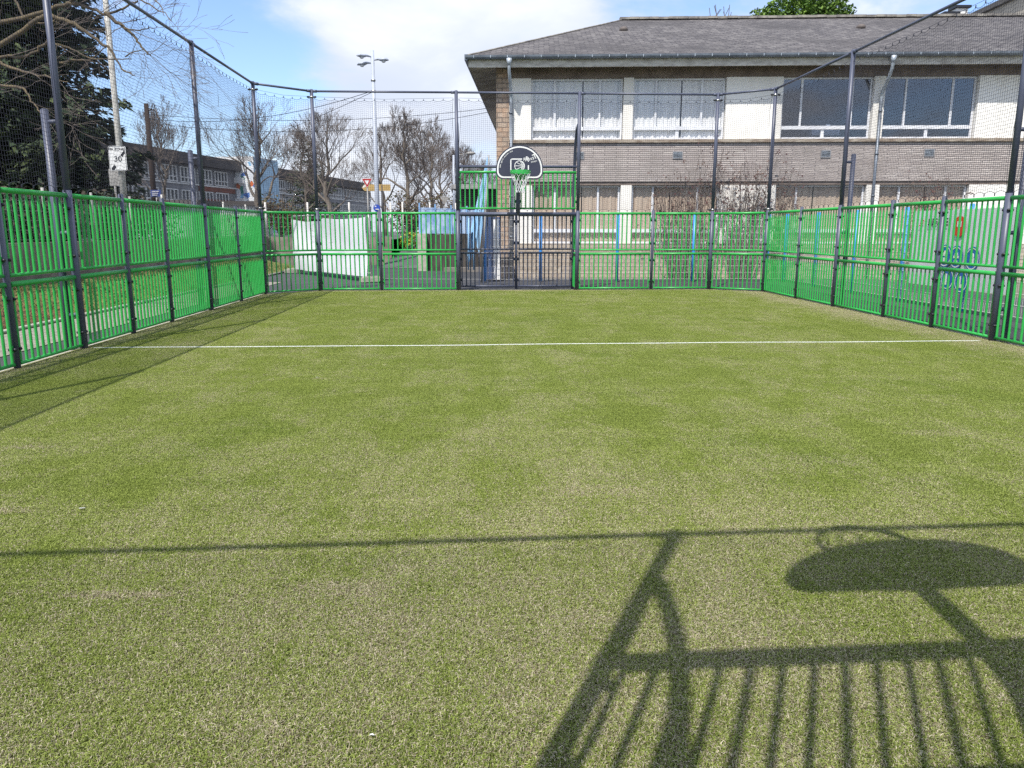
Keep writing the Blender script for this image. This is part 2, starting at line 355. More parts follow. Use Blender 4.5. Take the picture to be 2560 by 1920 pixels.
# ---------------------------------------------------------------- pitch fence
def rail_panel(w_, z0, z1, rt=.030, rb_=.021, pitch=.118, rbar=.0170):
    """local: along x from 0..w, y=0 plane"""
    g = MB(); e = .055
    g.tube([(e, 0, z1), (w_-e, 0, z1)], rt, 10); g.tube([(e, 0, z0), (w_-e, 0, z0)], rb_, 8)
    n = max(2, round((w_-2*e-.05)/pitch)+1)
    for i in range(n):
        x = e+.025+(w_-2*e-.05)*i/(n-1)
        g.tube([(x, 0, z0), (x, 0, z0+.02), (x, 0, z1-.13), (x, 0, z1-.045), (x, 0, z1-.01)], [rbar, rbar, rbar, (rbar*1.25, rbar*.35), (rbar*1.2, rbar*.3)], 7, False, flat=(1, 0, 0))
    for x, s in ((e+.012, -1), (w_-e-.012, 1)):
        for z in (z0+.17, z1-.16): g.box((x+s*.008, 0, z), (.05, .008, .075))
    return g
def clamp_mb(x, z):
    g = MB(); g.tube([(x, -.028, z), (x, .028, z)], .017, 8); g.ball((x, -.03, z), .02, 8, 4); g.ball((x, .03, z), .02, 8, 4); g.box((x, 0, z), (.05, .02, .03)); return g
def bay(parent, a, b, rows=((.055, .94), (1.04, 1.965)), m=GREEN, pitch=.118, label=None):
    a, b = V(a), V(b); d = b-a; w_ = d.length; M = Matrix.Translation((a.x, a.y, 0)) @ Matrix.Rotation(math.atan2(d.y, d.x), 4, 'Z')
    for z0, z1 in rows:
        g = rail_panel(w_, z0, z1, pitch=pitch); g.xf(M); p = g.build('bar_panel', m, parent)
        if label: p['label'] = label
        for x in (.052, w_-.052):
            for z in (z0+.17, z1-.16): c = clamp_mb(x, z); c.xf(M); c.build('clamp', BLACK, p)
H5 = 4.93
def post(parent, p, tall, out=None, collar=False):
    g = MB()
    if tall:
        g.cyl(p, .052, -.02, 2.03, 16); g.tube([(*p, 2.031), (*p, H5)], .043, 16); g.ball((*p, H5), .043, 12, 4, (1, 1, .4)); q = g.build('tall_post', POST, parent)
        if collar:
            for z in (2.06, H5-.17):
                c = MB(); c.tube([(*p, z-.02), (*p, z+.02)], .05, 14); c.build('collar', STEEL, q)
                for a in range(2): c = MB(); c.tube([(p[0]+(.04 if a else -.04), p[1], z), (p[0]+(.08 if a else -.08), p[1]-.01, z), (p[0]+(.115 if a else -.115), p[1]-.01, z)], [.012, .026, .02], 8); c.build('pulley', BLACK, q)
    else:
        g.cyl(p, .037, -.02, 2.045, 14); g.ball((*p, 2.045), .037, 12, 4, (1, 1, .3)); q = g.build('short_post', POST, parent)
    if out:
        o = V(out).normalized()*.17; c = (p[0]+o.x, p[1]+o.y); g = MB(); g.cyl(c, .046, -.02, 3.0, 14); g.ball((*c, 3.0), .046, 12, 4, (1, 1, .35))
        for z in (2.86, 1.5, .45): g.tube([(*p, z), (*c, z)], .028, 8)
        g.build('brace_post', POST, parent)
    return q
def toprail(parent, a, b, z=H5-.035, r=.026):
    g = MB(); g.tube([(*a, z), (*b, z)], r, 12)
    a_, b_ = V(a), V(b); d = (b_-a_).normalized()
    for p in (a_+d*.08, b_-d*.08): g.tube([(p.x-d.x*.05, p.y-d.y*.05, z), (p.x+d.x*.05, p.y+d.y*.05, z)], r*1.35, 10)
    g.build('top_rail', POST, parent)

def make_run(name_label, P, tall, skip=(), collar=(), out={}, rails=()):
    base = P[0]; e = empty('steel_fence', (0, 0, 0), name_label, 'fence', group='green barred fences around the pitch')
    for i in range(len(P)-1): bay(e, P[i], P[i+1])
    for i, p in enumerate(P):
        if i in skip: continue
        post(e, p, i in tall, out.get(i), i in collar)
    for i, j in rails: toprail(e, P[i], P[j])
    return e
OUTL, OUTR = (-1, -.047), (1, .047)
make_run('long green barred fence with slate grey posts down the left side of the pitch', LEFT, {0, 2, 5, 8, 10}, collar={10}, out={5: OUTL, 8: OUTL, 2: OUTL}, rails=((0, 2), (2, 5), (5, 8), (8, 10)))
make_run('short slanting green fence bay across the far left corner of the pitch', [PT[6], PT[7]], {1}, skip={0}, collar={1}, rails=((0, 1),))
make_run('green fence of two bays left of the goal, in front of the white tarpaulin', [PT[7], PT[8], PT[9]], {2}, skip={0}, rails=((0, 2),))
make_run('green fence of two bays right of the goal, below the school windows', [PT[10], PT[11], PT[12]], {0, 2}, collar={2}, rails=((0, 2),))
make_run('short slanting green fence bay across the far right corner of the pitch', [PT[12], PT[13]], {1}, skip={0}, collar={1}, rails=((0, 1),))
make_run('long green barred fence with slate grey posts down the right side, before the safety banner', RIGHT, {2, 5, 8, 10}, skip={0}, out={2: OUTR, 5: OUTR, 8: OUTR}, rails=((0, 2), (2, 5), (5, 8), (8, 10)))
make_run('green fence behind the viewer, left of the near goal', [mir(13), mir(12), mir(11), mir(10)], {1, 3}, skip={0}, rails=((0, 1), (1, 3)))
make_run('green fence behind the viewer, right of the near goal', [mir(9), mir(8), mir(7), mir(6)], {0, 2}, skip={3}, rails=((0, 2), (2, 3)))

# ---------------------------------------------------------------- goals
def place(M, mb): mb.xf(M); return mb
def goal(a, b, label, dz=0.):
    a, b = V(a), V(b); d = b-a; W = d.length; c = (a+b)/2
    e = empty('goal_frame', (c.x, c.y, 0), label, 'goal', math.atan2(d.y, d.x), 'goal frames at the pitch ends')
    h_ = W/2; RD = .85
    g = MB(); g.tube([(-h_+.05, 0, 1.95), (h_-.05, 0, 1.95)], .045, 14); g.build('crossbar', POST, e)
    g = MB(); g.tube([(-h_+.05, 0, 3.12-dz*.3), (h_-.05, 0, 3.12-dz*.3)], .036, 12); g.build('upper_bar', POST, e)
    g = MB(); g.tube([(-h_, 0, H5-.035), (h_, 0, H5-.035)], .026, 12); g.build('top_rail', POST, e)
    for x0, x1 in ((-h_, 0), (0, h_)):
        for z0, z1, yy, m in ((2.09, 2.985+dz, 0, GREEN), (.055, .94, RD, POST), (1.04, 1.93, RD, POST)):
            p = rail_panel(x1-x0, z0, z1, rt=.03 if yy == 0 else .024, rb_=.021); p.xf(Matrix.Translation((x0, yy, 0))); o = p.build('bar_panel', m, e)
            for x in (x0+.052, x1-.052):
                for z in (z0+.17, z1-.16): q = clamp_mb(x, z); q.xf(Matrix.Translation((0, yy, 0))); q.build('clamp', BLACK, o)
    g = MB(); g.cyl((0, RD), .036, -.02, 1.98, 12); g.build('middle_post', POST, e)
    g = MB(); g.tube([(-h_, RD, 1.97), (h_, RD, 1.97)], .024, 10); g.build('back_rail', POST, e)
    g = MB(); g.tube([(0, 0, 1.93), (0, 0, 3.1)], .036, 10); g.build('upper_post', POST, e)
    for s in (-1, 1):
        x = s*h_; g = MB()
        prof = [(0, 4.16), (.12, 4.15), (.28, 4.09), (.44, 3.96), (.58, 3.75), (.70, 3.45), (.78, 3.1), (.83, 2.65), (.85, 2.1), (.85, 1.0), (.85, -.02)]
        g.tube([(x-s*.01, y, z) for y, z in prof], .040, 10); g.build('curved_post', POST, e)
        for z0, z1 in ((.055, .94), (1.04, 1.95)):
            p = rail_panel(RD, z0, z1, pitch=.1); p.xf(Matrix.Translation((x, 0, 0)) @ Matrix.Rotation(pi/2, 4, 'Z')); p.build('side_panel', GREEN, e)
    return e
GA, GB = PT[9], PT[10]
goal(GA, GB, 'grey recessed goal frame with barred back and green upper panels below the school')
goal(mir(9), mir(10), 'recessed goal frame behind the viewer, casting its shadow on the near turf', .045)

BOARD = mat('board_navy', (.028, .031, .055), .5, c2=(.034, .038, .063), vs=3)
def board_outline(k=0., n=40):
    a, zc = .58-k, .23; pts = []
    for i in range(n+1):
        th_ = pi*i/n; pts.append((a*cos(th_), zc+(.575-k)*sin(th_)))
    r = .17-k*.6; zb = k
    for i in range(1, 9): th_ = pi+pi/2*i/8; pts.append((-a+r+r*cos(th_), zb+r+r*sin(th_)))
    for i in range(0, 9): th_ = -pi/2+pi/2*i/8; pts.append((a-r+r*cos(th_), zb+r+r*sin(th_)))
    return pts
def hoop(a, b, label):
    a, b = V(a), V(b); d = b-a; c = (a+b)/2
    e = empty('basketball_hoop', (c.x, c.y, 2.0), label, 'basketball hoop', math.atan2(d.y, d.x), 'basketball hoops over the goals')
    yb, zb = -.70, .77          # board front plane (towards the pitch is -y), z relative to the Empty
    S = Matrix.Translation((0, yb, zb)) @ Matrix.Rotation(pi/2, 4, 'X')      # local xy -> x,z ; local z -> -y
    g = MB(); g.prism(board_outline(), -.025, S); bo = g.build('backboard', BOARD, e)
    g = MB(); g.ring(board_outline(.028), board_outline(.062), .002, S)
    def bar(x0, y0, x1, y1, t_=.013, z=.002):
        p, q = V((x0, y0)), V((x1, y1)); d_ = (q-p).normalized(); n_ = V((-d_.y, d_.x))*t_
        g.quad(*[S @ V((*v, z)) for v in (p-n_, q-n_, q+n_, p+n_)])
    def arc(cx, cy, r, a0, a1, t_=.008, n=20, sx=1, z=.0025):
        for i in range(n):
            p, q = (V((cx+r*sx*cos(x), cy+r*sin(x))) for x in (a0+(a1-a0)*i/n, a0+(a1-a0)*(i+1)/n)); bar(*p, *q, t_, z)
    bar(-.215, .19, -.215, .44); arc(-.18, .44, .035, pi, pi/2, .013, 6); bar(-.18, .475, .06, .475); bar(.215, .19, .215, .33)
    arc(0, .315, .12, 0, 2*pi, .008, 32); bar(-.12, .315, .12, .315, .006)
    pl = [(-.075, .40), (-.02, .365), (.05, .345), (.115, .345)]
    for q in range(3): bar(*pl[q], *pl[q+1], .006)
    pl = [(-.075, .23), (-.02, .262), (.05, .288), (.115, .288)]
    for q in range(3): bar(*pl[q], *pl[q+1], .006)
    pl = [(.01, .43), (.05, .38), (.062, .315), (.045, .245), (.02, .20)]
    for q in range(4): bar(*pl[q], *pl[q+1], .006)
    pl = [(.04, .43), (.085, .37), (.088, .315), (.078, .26), (.05, .205)]
    for q in range(4): bar(*pl[q], *pl[q+1], .006)
    g.build('board_marking', WHITE, bo)
    for s, x, y, sz, ro, sh in (('F', .115, .475, .10, -5, 0), ('R', .185, .48, .16, -8, 0), ('E', .235, .475, .072, 8, 0), ('E', .285, .487, .072, 12, 0), ('S', .335, .505, .085, 15, 0), ('T', .375, .545, .17, 28, 0)):
        text(s, sz, S @ Matrix.Translation((x, y-.01, .003)) @ Matrix.Rotation(R(ro), 4, 'Z'), WHITE, bo, bold=.002)
    text('SPORT', .052, S @ Matrix.Translation((.355, .415, .003)) @ Matrix.Rotation(R(10), 4, 'Z'), WHITE, bo)
    word = 'www.sport-nature.com'; a0, a1 = 172, 113
    for i, ch in enumerate(word):
        an = R(a0+(a1-a0)*i/(len(word)-1)); rr = .485
        text(ch, .056, S @ Matrix.Translation((rr*cos(an)*1.0, .215+rr*sin(an), .003)) @ Matrix.Rotation(an-pi/2, 4, 'Z'), WHITE, bo)
    # arm
    g = MB(); g.tube([(0, 0, -.05), (0, -.02, .25), (0, -.10, .55), (0, -.28, .76), (0, -.50, .86), (0, yb+.03, .90)], [.056]*2+[.055]*4, 10); g.box((0, yb+.04, .95), (.3, .03, .3)); g.build('support_arm', POST, e)
    rc = yb-.12-.235; zr = .955; g = MB()
    for i in range(36):
        t0, t1 = 2*pi*i/36, 2*pi*(i+1)/36
        for r0_, z0_, r1_, z1_ in ((.245, zr, .245, zr-.075), (.232, zr, .232, zr-.075), (.245, zr, .232, zr), (.245, zr-.075, .232, zr-.075)):
            g.quad((r0_*cos(t0), rc+r0_*sin(t0), z0_), (r0_*cos(t1), rc+r0_*sin(t1), z0_), (r1_*cos(t1), rc+r1_*sin(t1), z1_), (r1_*cos(t0), rc+r1_*sin(t0), z1_), smooth=True)
    for s in (-1, 1): g.quad((s*.19, rc+.14, zr-.01), (s*.10, yb-.002, zr-.01), (s*.10, yb-.002, zr-.15), (s*.19, rc+.14, zr-.07))
    g.quad((-.11, yb-.006, zr-.2), (.11, yb-.006, zr-.2), (.11, yb-.006, zr), (-.11, yb-.006, zr)); g.quad((-.19, rc+.14, zr-.07), (.19, rc+.14, zr-.07), (.06, yb-.01, zr-.2), (-.06, yb-.01, zr-.2))
    rm = g.build('rim', GREEN, e); g = MB()
    for i in range(12): an = 2*pi*i/12+.1; g.ball((.248*cos(an), rc+.248*sin(an), zr-.038), .006, 6, 3)
    g.build('rivet', WHITE, rm)
    g = MB(); lv = [(.236, zr-.06), (.205, zr-.17), (.155, zr-.27), (.115, zr-.36), (.105, zr-.45), (.12, zr-.52)]; n = 12
    rr_ = random.Random(2); P_ = [[V(((r_+rr_.uniform(-.008, .008))*cos(2*pi*(j+.5*(i % 2))/n), rc+r_*sin(2*pi*(j+.5*(i % 2))/n), z+rr_.uniform(-.015, .015))) for j in range(n)] for i, (r_, z) in enumerate(lv)]
    for i in range(5):
        for j in range(n):
            for k in ((j, (j-1) % n) if i % 2 == 0 else (j, (j+1) % n)): g.tube([P_[i][j], (P_[i][j]+P_[i+1][k])/2+V((0, 0, -.008)), P_[i+1][k]], .0045, 4, False)
    g.build('hoop_net', mat('white_cord', (.78, .78, .8), .7, .1, 20), e)
    return e
hoop(GA, GB, 'black half-round basketball board with green rim and white net over the far goal')
hoop(mir(9), mir(10), 'basketball board behind the viewer, seen only by its shadow')

# ---------------------------------------------------------------- nets
def net(a, b, label, seed, z0=2.06, z1=4.72, cell=.05, r=.0021, off=.0):
    rn_ = random.Random(seed); a, b = V(a), V(b); d = b-a; W = d.length; ux = d.normalized(); ny = V((-ux.y, ux.x)); s0, s1 = .075, W-.075
    g = MB(); ns = max(2, round((s1-s0)/.235)); ps = (s1-s0)/ns
    dip = rn_.uniform(.02, .05)
    def top(s): u = (s-s0)/(s1-s0); k = abs(sin(pi*(s-s0)/ps)); return z1-.035*k-dip*4*u*(1-u)
    def bot(s): k = abs(sin(pi*(s-s0)/ps)); return z0+.03*k-.02
    ph = [rn_.uniform(0, 6) for _ in range(6)]
    def P(s, v):
        z = bot(s)+(top(s)-bot(s))*v
        bul = .03*sin(pi*v)*sin(1.1*s+ph[0])+.012*sin(3*s+ph[1])*sin(4*v+ph[2])
        sh = .012*sin(2.2*s+ph[3])*sin(pi*v)+ .008*sin(6*v+ph[4])
        edge = min(1, (s-s0)/.3, (s1-s)/.3); ss = s+sh+(.03*sin(pi*v*3)*(1-edge) if s-s0 < .3 else -.03*sin(pi*v*3)*(1-edge) if s1-s < .3 else 0)
        p = a+ux*ss+ny*(bul+off); return V((p.x, p.y, z))
    nv = round((s1-s0)/cell); nh = round((z1-z0)/cell)
    for i in range(nv+1): s = s0+(s1-s0)*i/nv; g.tube([P(s, j/7) for j in range(8)], r, 3, False)
    ks = max(4, ns*2)
    for j in range(1, nh): g.tube([P(s0+(s1-s0)*i/ks, j/nh) for i in range(ks+1)], r, 3, False)
    me_ = g.build('mesh', TWINE, None); root = me_
    root.name = 'safety_net'; tag(root, label, 'net', 'black safety nets around the pitch')
    g = MB(); kk = ns*6
    g.tube([P(s0+(s1-s0)*i/kk, 1) for i in range(kk+1)], .0038, 4, False); g.tube([P(s0+(s1-s0)*i/kk, 0) for i in range(kk+1)], .0038, 4, False)
    for s in (s0, s1): g.tube([P(s, j/20) for j in range(21)], .0035, 4, False)
    g.tube([V((*(a+ux*s0), z1+.045)), V((*(a+ux*(W/2)), z1+.0)), V((*(a+ux*s1), z1+.045))], .003, 4, False)
    for i in range(ns+1):
        s = s0+ps*i; p = P(s, 1); g.tube([p-V((0, 0, .012)), p+V((0, 0, .03))], .008, 5); p = P(s, 0); g.tube([p-V((0, 0, .035)), p+V((0, 0, .01))], .008, 5)
    g.build('edge_rope', TWINE, root)
    return root
nets = [(LEFT[0], LEFT[2], 'net section on the left side nearest the viewer, above the fence'), (LEFT[2], LEFT[5], 'tall net on the left side in front of the road sign'), (PT[1], PT[4], 'net on the left side over the dark conifer edge, third tall post bay'),
        (PT[4], PT[6], 'net on the left side between the last two tall posts, before the grey block'), (PT[6], PT[7], 'narrow net across the far left corner'), (PT[7], PT[9], 'far net left of the goal, before the white lamp mast'),
        (PT[9], PT[10], 'net above the far goal, behind the basketball board'), (PT[10], PT[12], 'far net right of the goal before the curtained school windows'), (PT[12], PT[13], 'narrow net across the far right corner'),
        (PT[13], PT[15], 'net on the right side between the corner post and the second tall post'), (PT[15], PT[18], 'tall net on the right side before the dark school windows'), (PT[18], RIGHT[8], 'net section on the right side nearest the viewer'),
        (mir(13), mir(12), 'net across the near left corner, out of the picture'), (mir(12), mir(10), 'net behind the viewer left of the near goal'), (mir(10), mir(9), 'net behind the viewer over the near goal'), (mir(9), mir(7), 'net behind the viewer right of the near goal'),
        (RIGHT[8], RIGHT[10], 'net at the near right end of the pitch, out of the picture')]
for i, (a, b, l) in enumerate(nets): net(a, b, l, i+11)


# ---------------------------------------------------------------- school building (local: x along facade, y into building, z up)
SL = -.035; FA = math.atan(SL); FO = V((0, 26.2, 0)); FM = Matrix.Translation(FO) @ Matrix.Rotation(FA, 4, 'Z'); FI = FM.inverted()
def fac(px, py, dy=0.):                    # pixel -> local point on the plane y=dy
    o = FI @ V((0, 0, CH)); d = (FI.to_3x3() @ ray(px, py)); return o + d*((dy-o.y)/d.y)
def fx(px, py=260, dy=0): return fac(px, py, dy).x
def fz(py, px=1450, dy=0): return fac(px, py, dy).z
sb = empty('school_building', FO, 'two-storey school with slate hipped roof, white panels and wide windows behind the pitch', 'building', FA)
RENDER = mat('white_render', (.86, .84, .79), .85, c2=(.74, .71, .65), vs=.9, bump=.15, bs=40, stretch=(1, 1, .35))
BEAM = mat('brown_concrete', (.23, .185, .155), .9, c2=(.14, .11, .095), vs=2.2, bump=.3, bs=30)
ALU = mat('window_frame_white', (.74, .75, .77), .4, c2=(.62, .63, .66), vs=3)
DARK = mat('dark_interior', (.035, .037, .042), .9)
ZINC = mat('zinc', (.19, .22, .26), .45, c2=(.12, .14, .17), vs=3, metal=.3); PZINC = mat('pale_zinc', (.50, .56, .62), .45, .3, 5, metal=.3)
def glass(name, tint, refl):
    m = bpy.data.materials.new(name); m.use_nodes = True; t = NT(m.node_tree); t.n.remove(t.n['Principled BSDF'])
    tr = t.new('ShaderNodeBsdfTransparent'); tr.inputs[0].default_value = (*tint, 1); gl = t.new('ShaderNodeBsdfGlossy'); gl.inputs['Roughness'].default_value = .015; gl.inputs[0].default_value = (.9, .93, 1, 1)
    ge = t.new('ShaderNodeNewGeometry'); fr = t.m('POWER', t.m('SUBTRACT', 1.0, t.m('ABSOLUTE', t.vm('DOT_PRODUCT', ge.outputs['Incoming'], ge.outputs['Normal']))), 5.0); mx = t.new('ShaderNodeMixShader')
    bp = t.new('ShaderNodeBump'); bp.inputs['Strength'].default_value = .02; t.l.new(t.noise(t.new('ShaderNodeTexCoord').outputs['Object'], .8, 2), bp.inputs['Height']); t.l.new(bp.outputs[0], gl.inputs['Normal'])
    t.l.new(t.m('MULTIPLY_ADD', fr, .9, refl+.03), mx.inputs[0]); t.l.new(tr.outputs[0], mx.inputs[1]); t.l.new(gl.outputs[0], mx.inputs[2]); t.l.new(mx.outputs[0], t.n['Material Output'].inputs[0]); return m
GLASS = glass('window_glass', (.90, .90, .90), .015); GLASSD = glass('window_glass_dark', (.55, .6, .7), .10)
CURT = mat('white_curtain', (.86, .86, .85), .9, c2=(.74, .74, .74), vs=2, stretch=(6, 1, .3)); CURTB = mat('beige_curtain', (.60, .49, .38), .9, c2=(.46, .36, .28), vs=2, stretch=(6, 1, .3))
STONE = brick('pier_stone', (.48, .37, .28), (.36, .28, .21), (.17, .14, .12), .31, .15, .013, 'xz', .8, 2.5, 1.2, c3=(.50, .30, .18), spots=((.62, .56, .46), 3, .5))
BAND = brick('split_stone_band', (.56, .50, .46), (.44, .385, .355), (.19, .17, .165), .75, .062, .009, 'xz', .75, .8, 1.2, c3=(.30, .255, .24), spots=((.66, .63, .61), 1.2, .6))
BASE = brick('base_stone', (.50, .41, .31), (.40, .32, .24), (.24, .21, .18), .24, .12, .010, 'xz', .55, 1.5, 1., c3=(.30, .25, .20), spots=((.62, .56, .46), 2, .6))
XR = 24.0; zt = fz(163); zb0 = fz(195); zb1 = fz(350); z2 = fz(455); z3 = fz(463); z4 = fz(605)
x_p0, x_p1 = fx(1241), fx(1272)
D = .35
# stone corner pier, running up to the soffit, with the side wall behind it
g = MB(); g.bx(x_p0, x_p1, -.06, .5, -.1, zt+.06); g.build('stone_pier', STONE, sb)
g = MB(); g.bx(x_p0+.03, x_p1-.02, .501, 17, -.1, zt+.06); g.build('side_wall', mat('grey_brick_side', (.13, .12, .115), .9, .4, 3, bump=.3), sb)
g = MB(); g.bx(x_p1, XR, .0, D, zb0, zt+.06); g.build('beam', BEAM, sb)
g = MB(); g.bx(x_p1+.003, XR, -.055, D, z2, zb1-.10); g.build('stone_band', BAND, sb)
g = MB(); g.bx(x_p1+.003, XR, -.13, D, zb1-.098, zb1); g.build('ledge', mat('stained_ledge', (.40, .35, .28), .9, c2=(.20, .15, .11), vs=3, stretch=(1, 1, 4)), sb)
g = MB(); g.bx(x_p1+.003, XR, -.02, D, z3, z2-.003); g.build('lower_beam', BEAM, sb)
g = MB(); g.bx(x_p1+.003, XR, -.075, D, -.1, z4-.05); g.build('base_wall', BASE, sb)
# walls between the windows
UP_W = [(1328, 1557, (1387, 1500), None, 1), (1583, 1813, (1641, 1756), 1694, 1), (1955, 2181, (2006, 2133), 2059, 0), (2210, 2441, (2267, 2384), 2319, 0)]
LO_W = [(1330, 1549, (1387, 1495), 1), (1578, 1797, (1632, 1744), 1), (1936, 2160, (1991, 2105), 1), (2194, 2415, (2248, 2364), 1)]
def solid(x0, x1, z0, z1, nm, yy=0): g = MB(); g.bx(x0, x1, yy, D-.01, z0, z1); g.build(nm, RENDER, sb)
def window(x0, x1, z0, zs, zl, ztop, muls, div, curtain, dark, lab=None):
    """z0 sill bottom, zs strip top (transom bottom), zl glass bottom, ztop"""
    y = .13; f = MB(); fr = .06
    def b(xa, xb, za, zb_, ya=y, yb=y+.06): f.bx(xa, xb, ya, yb, za, zb_)
    b(x0, x0+fr, z0, ztop); b(x1-fr, x1, z0, ztop); b(x0+fr, x1-fr, ztop-.06, ztop); b(x0+fr, x1-fr, z0, z0+.06, y-.1); b(x0+fr, x1-fr, zs, zl, y-.03)
    for m_ in muls: b(m_-.032, m_+.032, zl, ztop-.06)
    if div is not None: b(div-.05, div+.05, z0+.06, zs)
    o = f.build('window', ALU, sb)
    if lab: o['label'] = lab
    gl = MB(); gl.quad((x0+fr, y+.03, zl), (x1-fr, y+.03, zl), (x1-fr, y+.03, ztop-.06), (x0+fr, y+.03, ztop-.06)); gl.quad((x0+fr, y+.03, z0+.06), (x1-fr, y+.03, z0+.06), (x1-fr, y+.03, zs), (x0+fr, y+.03, zs)); gl.build('pane', GLASSD if dark else GLASS, o)
    if curtain:
        rc_ = random.Random(int(x0*10)); gaps = [x0+.03, (x0+x1)/2+rc_.uniform(-.3, .3), x1-.03]
        for i in range(2):
            a, c_ = gaps[i]+(.04 if i else 0), gaps[i+1]; c = MB(); n = int((c_-a)/.022); ph = rc_.uniform(0, 6); rows = []
            for k in range(n+1):
                x = a+(c_-a)*k/n; yy = y+.10+.018*sin(k*.95+ph+1.2*sin(k*.13))+.014*sin(k*.4); rows.append((x, yy))
            for k in range(n):
                (xa, ya), (xb, yb) = rows[k], rows[k+1]; c.quad((xa, ya, z0+.03), (xb, yb, z0+.03), (xb, y+.10+(yb-y-.10)*.6, ztop+.02), (xa, y+.10+(ya-y-.10)*.6, ztop+.02), smooth=True)
            c.build('curtain', curtain, o)
zs_, zl_, zt_ = fz(325), fz(317), fz(197)
edges = [x_p1]
for x0, x1, mu, dv, cu in UP_W:
    X0, X1 = fx(x0), fx(x1); window(X0, X1, zb1+.001, zs_, zl_+.01, zb0-.003, [fx(m_) for m_ in mu], fx(dv, 330) if dv else None, CURT if cu else None, not cu); edges += [X0, X1]
edges += [XR]
for i in range(0, len(edges), 2): solid(edges[i]+(.02 if i else .003), edges[i+1]-.002, zb1+.003, zb0-.003, 'wall_panel' if edges[i+1]-edges[i] > .6 else 'pillar', -.02)
zs_, zl_ = fz(581), fz(573); edges = [x_p1]
for x0, x1, mu, cu in LO_W:
    X0, X1 = fx(x0, 520), fx(x1, 520); window(X0, X1, z4-.045, zs_, zl_+.01, z3-.003, [fx(m_, 520) for m_ in mu], None, CURTB, False); edges += [X0, X1]
edges += [XR]
for i in range(0, len(edges), 2): solid(edges[i]+(.02 if i else .003), edges[i+1]-.002, z4-.047, z3-.003, 'wall_panel' if edges[i+1]-edges[i] > .6 else 'pillar', -.02)
g = MB(); g.bx(x_p1, XR, 4, 4.1, -.1, zt); g.bx(x_p1, XR, D+.01, 3.99, z2+.3, z2+.5); g.bx(x_p1, XR, D+.01, 3.99, zt-.1, zt+.03); g.build('interior', DARK, sb)
# furniture glimpsed in the dark rooms
g = MB(); g.box((fx(2090), .9, zb1+.35), (.9, .35, .3)); g.box((fx(2078, 325), .35, zb1+.42), (.13, .1, .13)); g.build('window_sill_clutter', WHITE, sb)
# vents
for px, py in ((1448, 389), (1694, 388), (2064, 385), (2323, 382)):
    q = fac(px, py, -.055); f = MB(); w_ = .16; h2 = .12
    for a in (-1, 1): f.box((q.x+a*(w_-.012), -.065, q.z), (.024, .03, 2*h2)); f.box((q.x, -.0651, q.z+a*(h2-.012)), (2*w_-.05, .03, .024))
    v = f.build('vent', mat('vent_grey', (.30, .30, .31), .7, .3, 8), sb); f = MB()
    for k in range(5): f.box((q.x, -.068, q.z-h2+.045+k*.04), (2*w_-.05, .02, .014), M=None)
    f.build('slat', PZINC, v); f = MB(); f.box((q.x, -.0585, q.z), (2*w_-.05, .006, 2*h2-.05)); f.build('backing', BLACK, v)
# roof
ov = .72; uL = fac(1169, 136, -ov).x; ze = fac(1300, 140, -ov).z+.02; YB = 17.6; yr = 8.3; rp = FI @ at(1558, 50, (FM @ V((5, yr, 0))).y); zr_ = rp.z; ur = rp.x
def slate(name, axes): return brick(name, (.115, .105, .105), (.085, .078, .080), (.030, .028, .030), .34, .20, .020, axes, .95, .35, 1.4, c3=(.20, .187, .178), spots=((.38, .37, .34), 5.5, .55), rough=.8)
g = MB(); g.quad((uL, -ov, ze), (XR+1, -ov, ze), (XR+1, yr, zr_), (ur, yr, zr_)); g.quad((ur, yr, zr_), (XR+1, yr, zr_), (XR+1, YB, ze), (uL, YB, ze)); rf = g.build('roof', slate('slates_front', 'xy'), sb)
g = MB(); g.quad((uL, YB, ze), (uL, -ov, ze), (ur, yr, zr_)); g.build('hip_slope', slate('slates_hip', 'yx'), rf)
g = MB(); rr_ = random.Random(1); x = ur-.15
while x < XR: g.box((x+.2, yr, zr_+.05+rr_.uniform(-.008, .008)), (.39, .30, .09), rr_.uniform(-.02, .02)); x += .40
g.build('ridge_tiles', mat('ridge_slate', (.14, .13, .12), .9, c2=(.30, .28, .24), vs=3), rf)
g = MB(); a, b = V((uL, -ov, ze+.015)), V((ur, yr, zr_+.02)); g.tube([a+(b-a)*i/20 for i in range(21)], .03, 5); g.build('hip_ridge', mat('ridge_slate', (0, 0, 0)), rf)
for px, py in ((1559, 76), (2152, 70)):
    q = None
    n_ = V((0, -(zr_-ze), yr+ov)).normalized(); o_ = FI @ V((0, 0, CH)); d_ = FI.to_3x3() @ ray(px, py); a = V((0, -ov, ze)); q = o_+d_*((a-o_).dot(n_)/d_.dot(n_))
    g = MB(); g.ball((q.x, q.y, q.z+.02), .17, 12, 6, (1, 1.3, .7)); g.build('roof_vent', mat('vent_cowl', (.12, .10, .09), .7), rf)
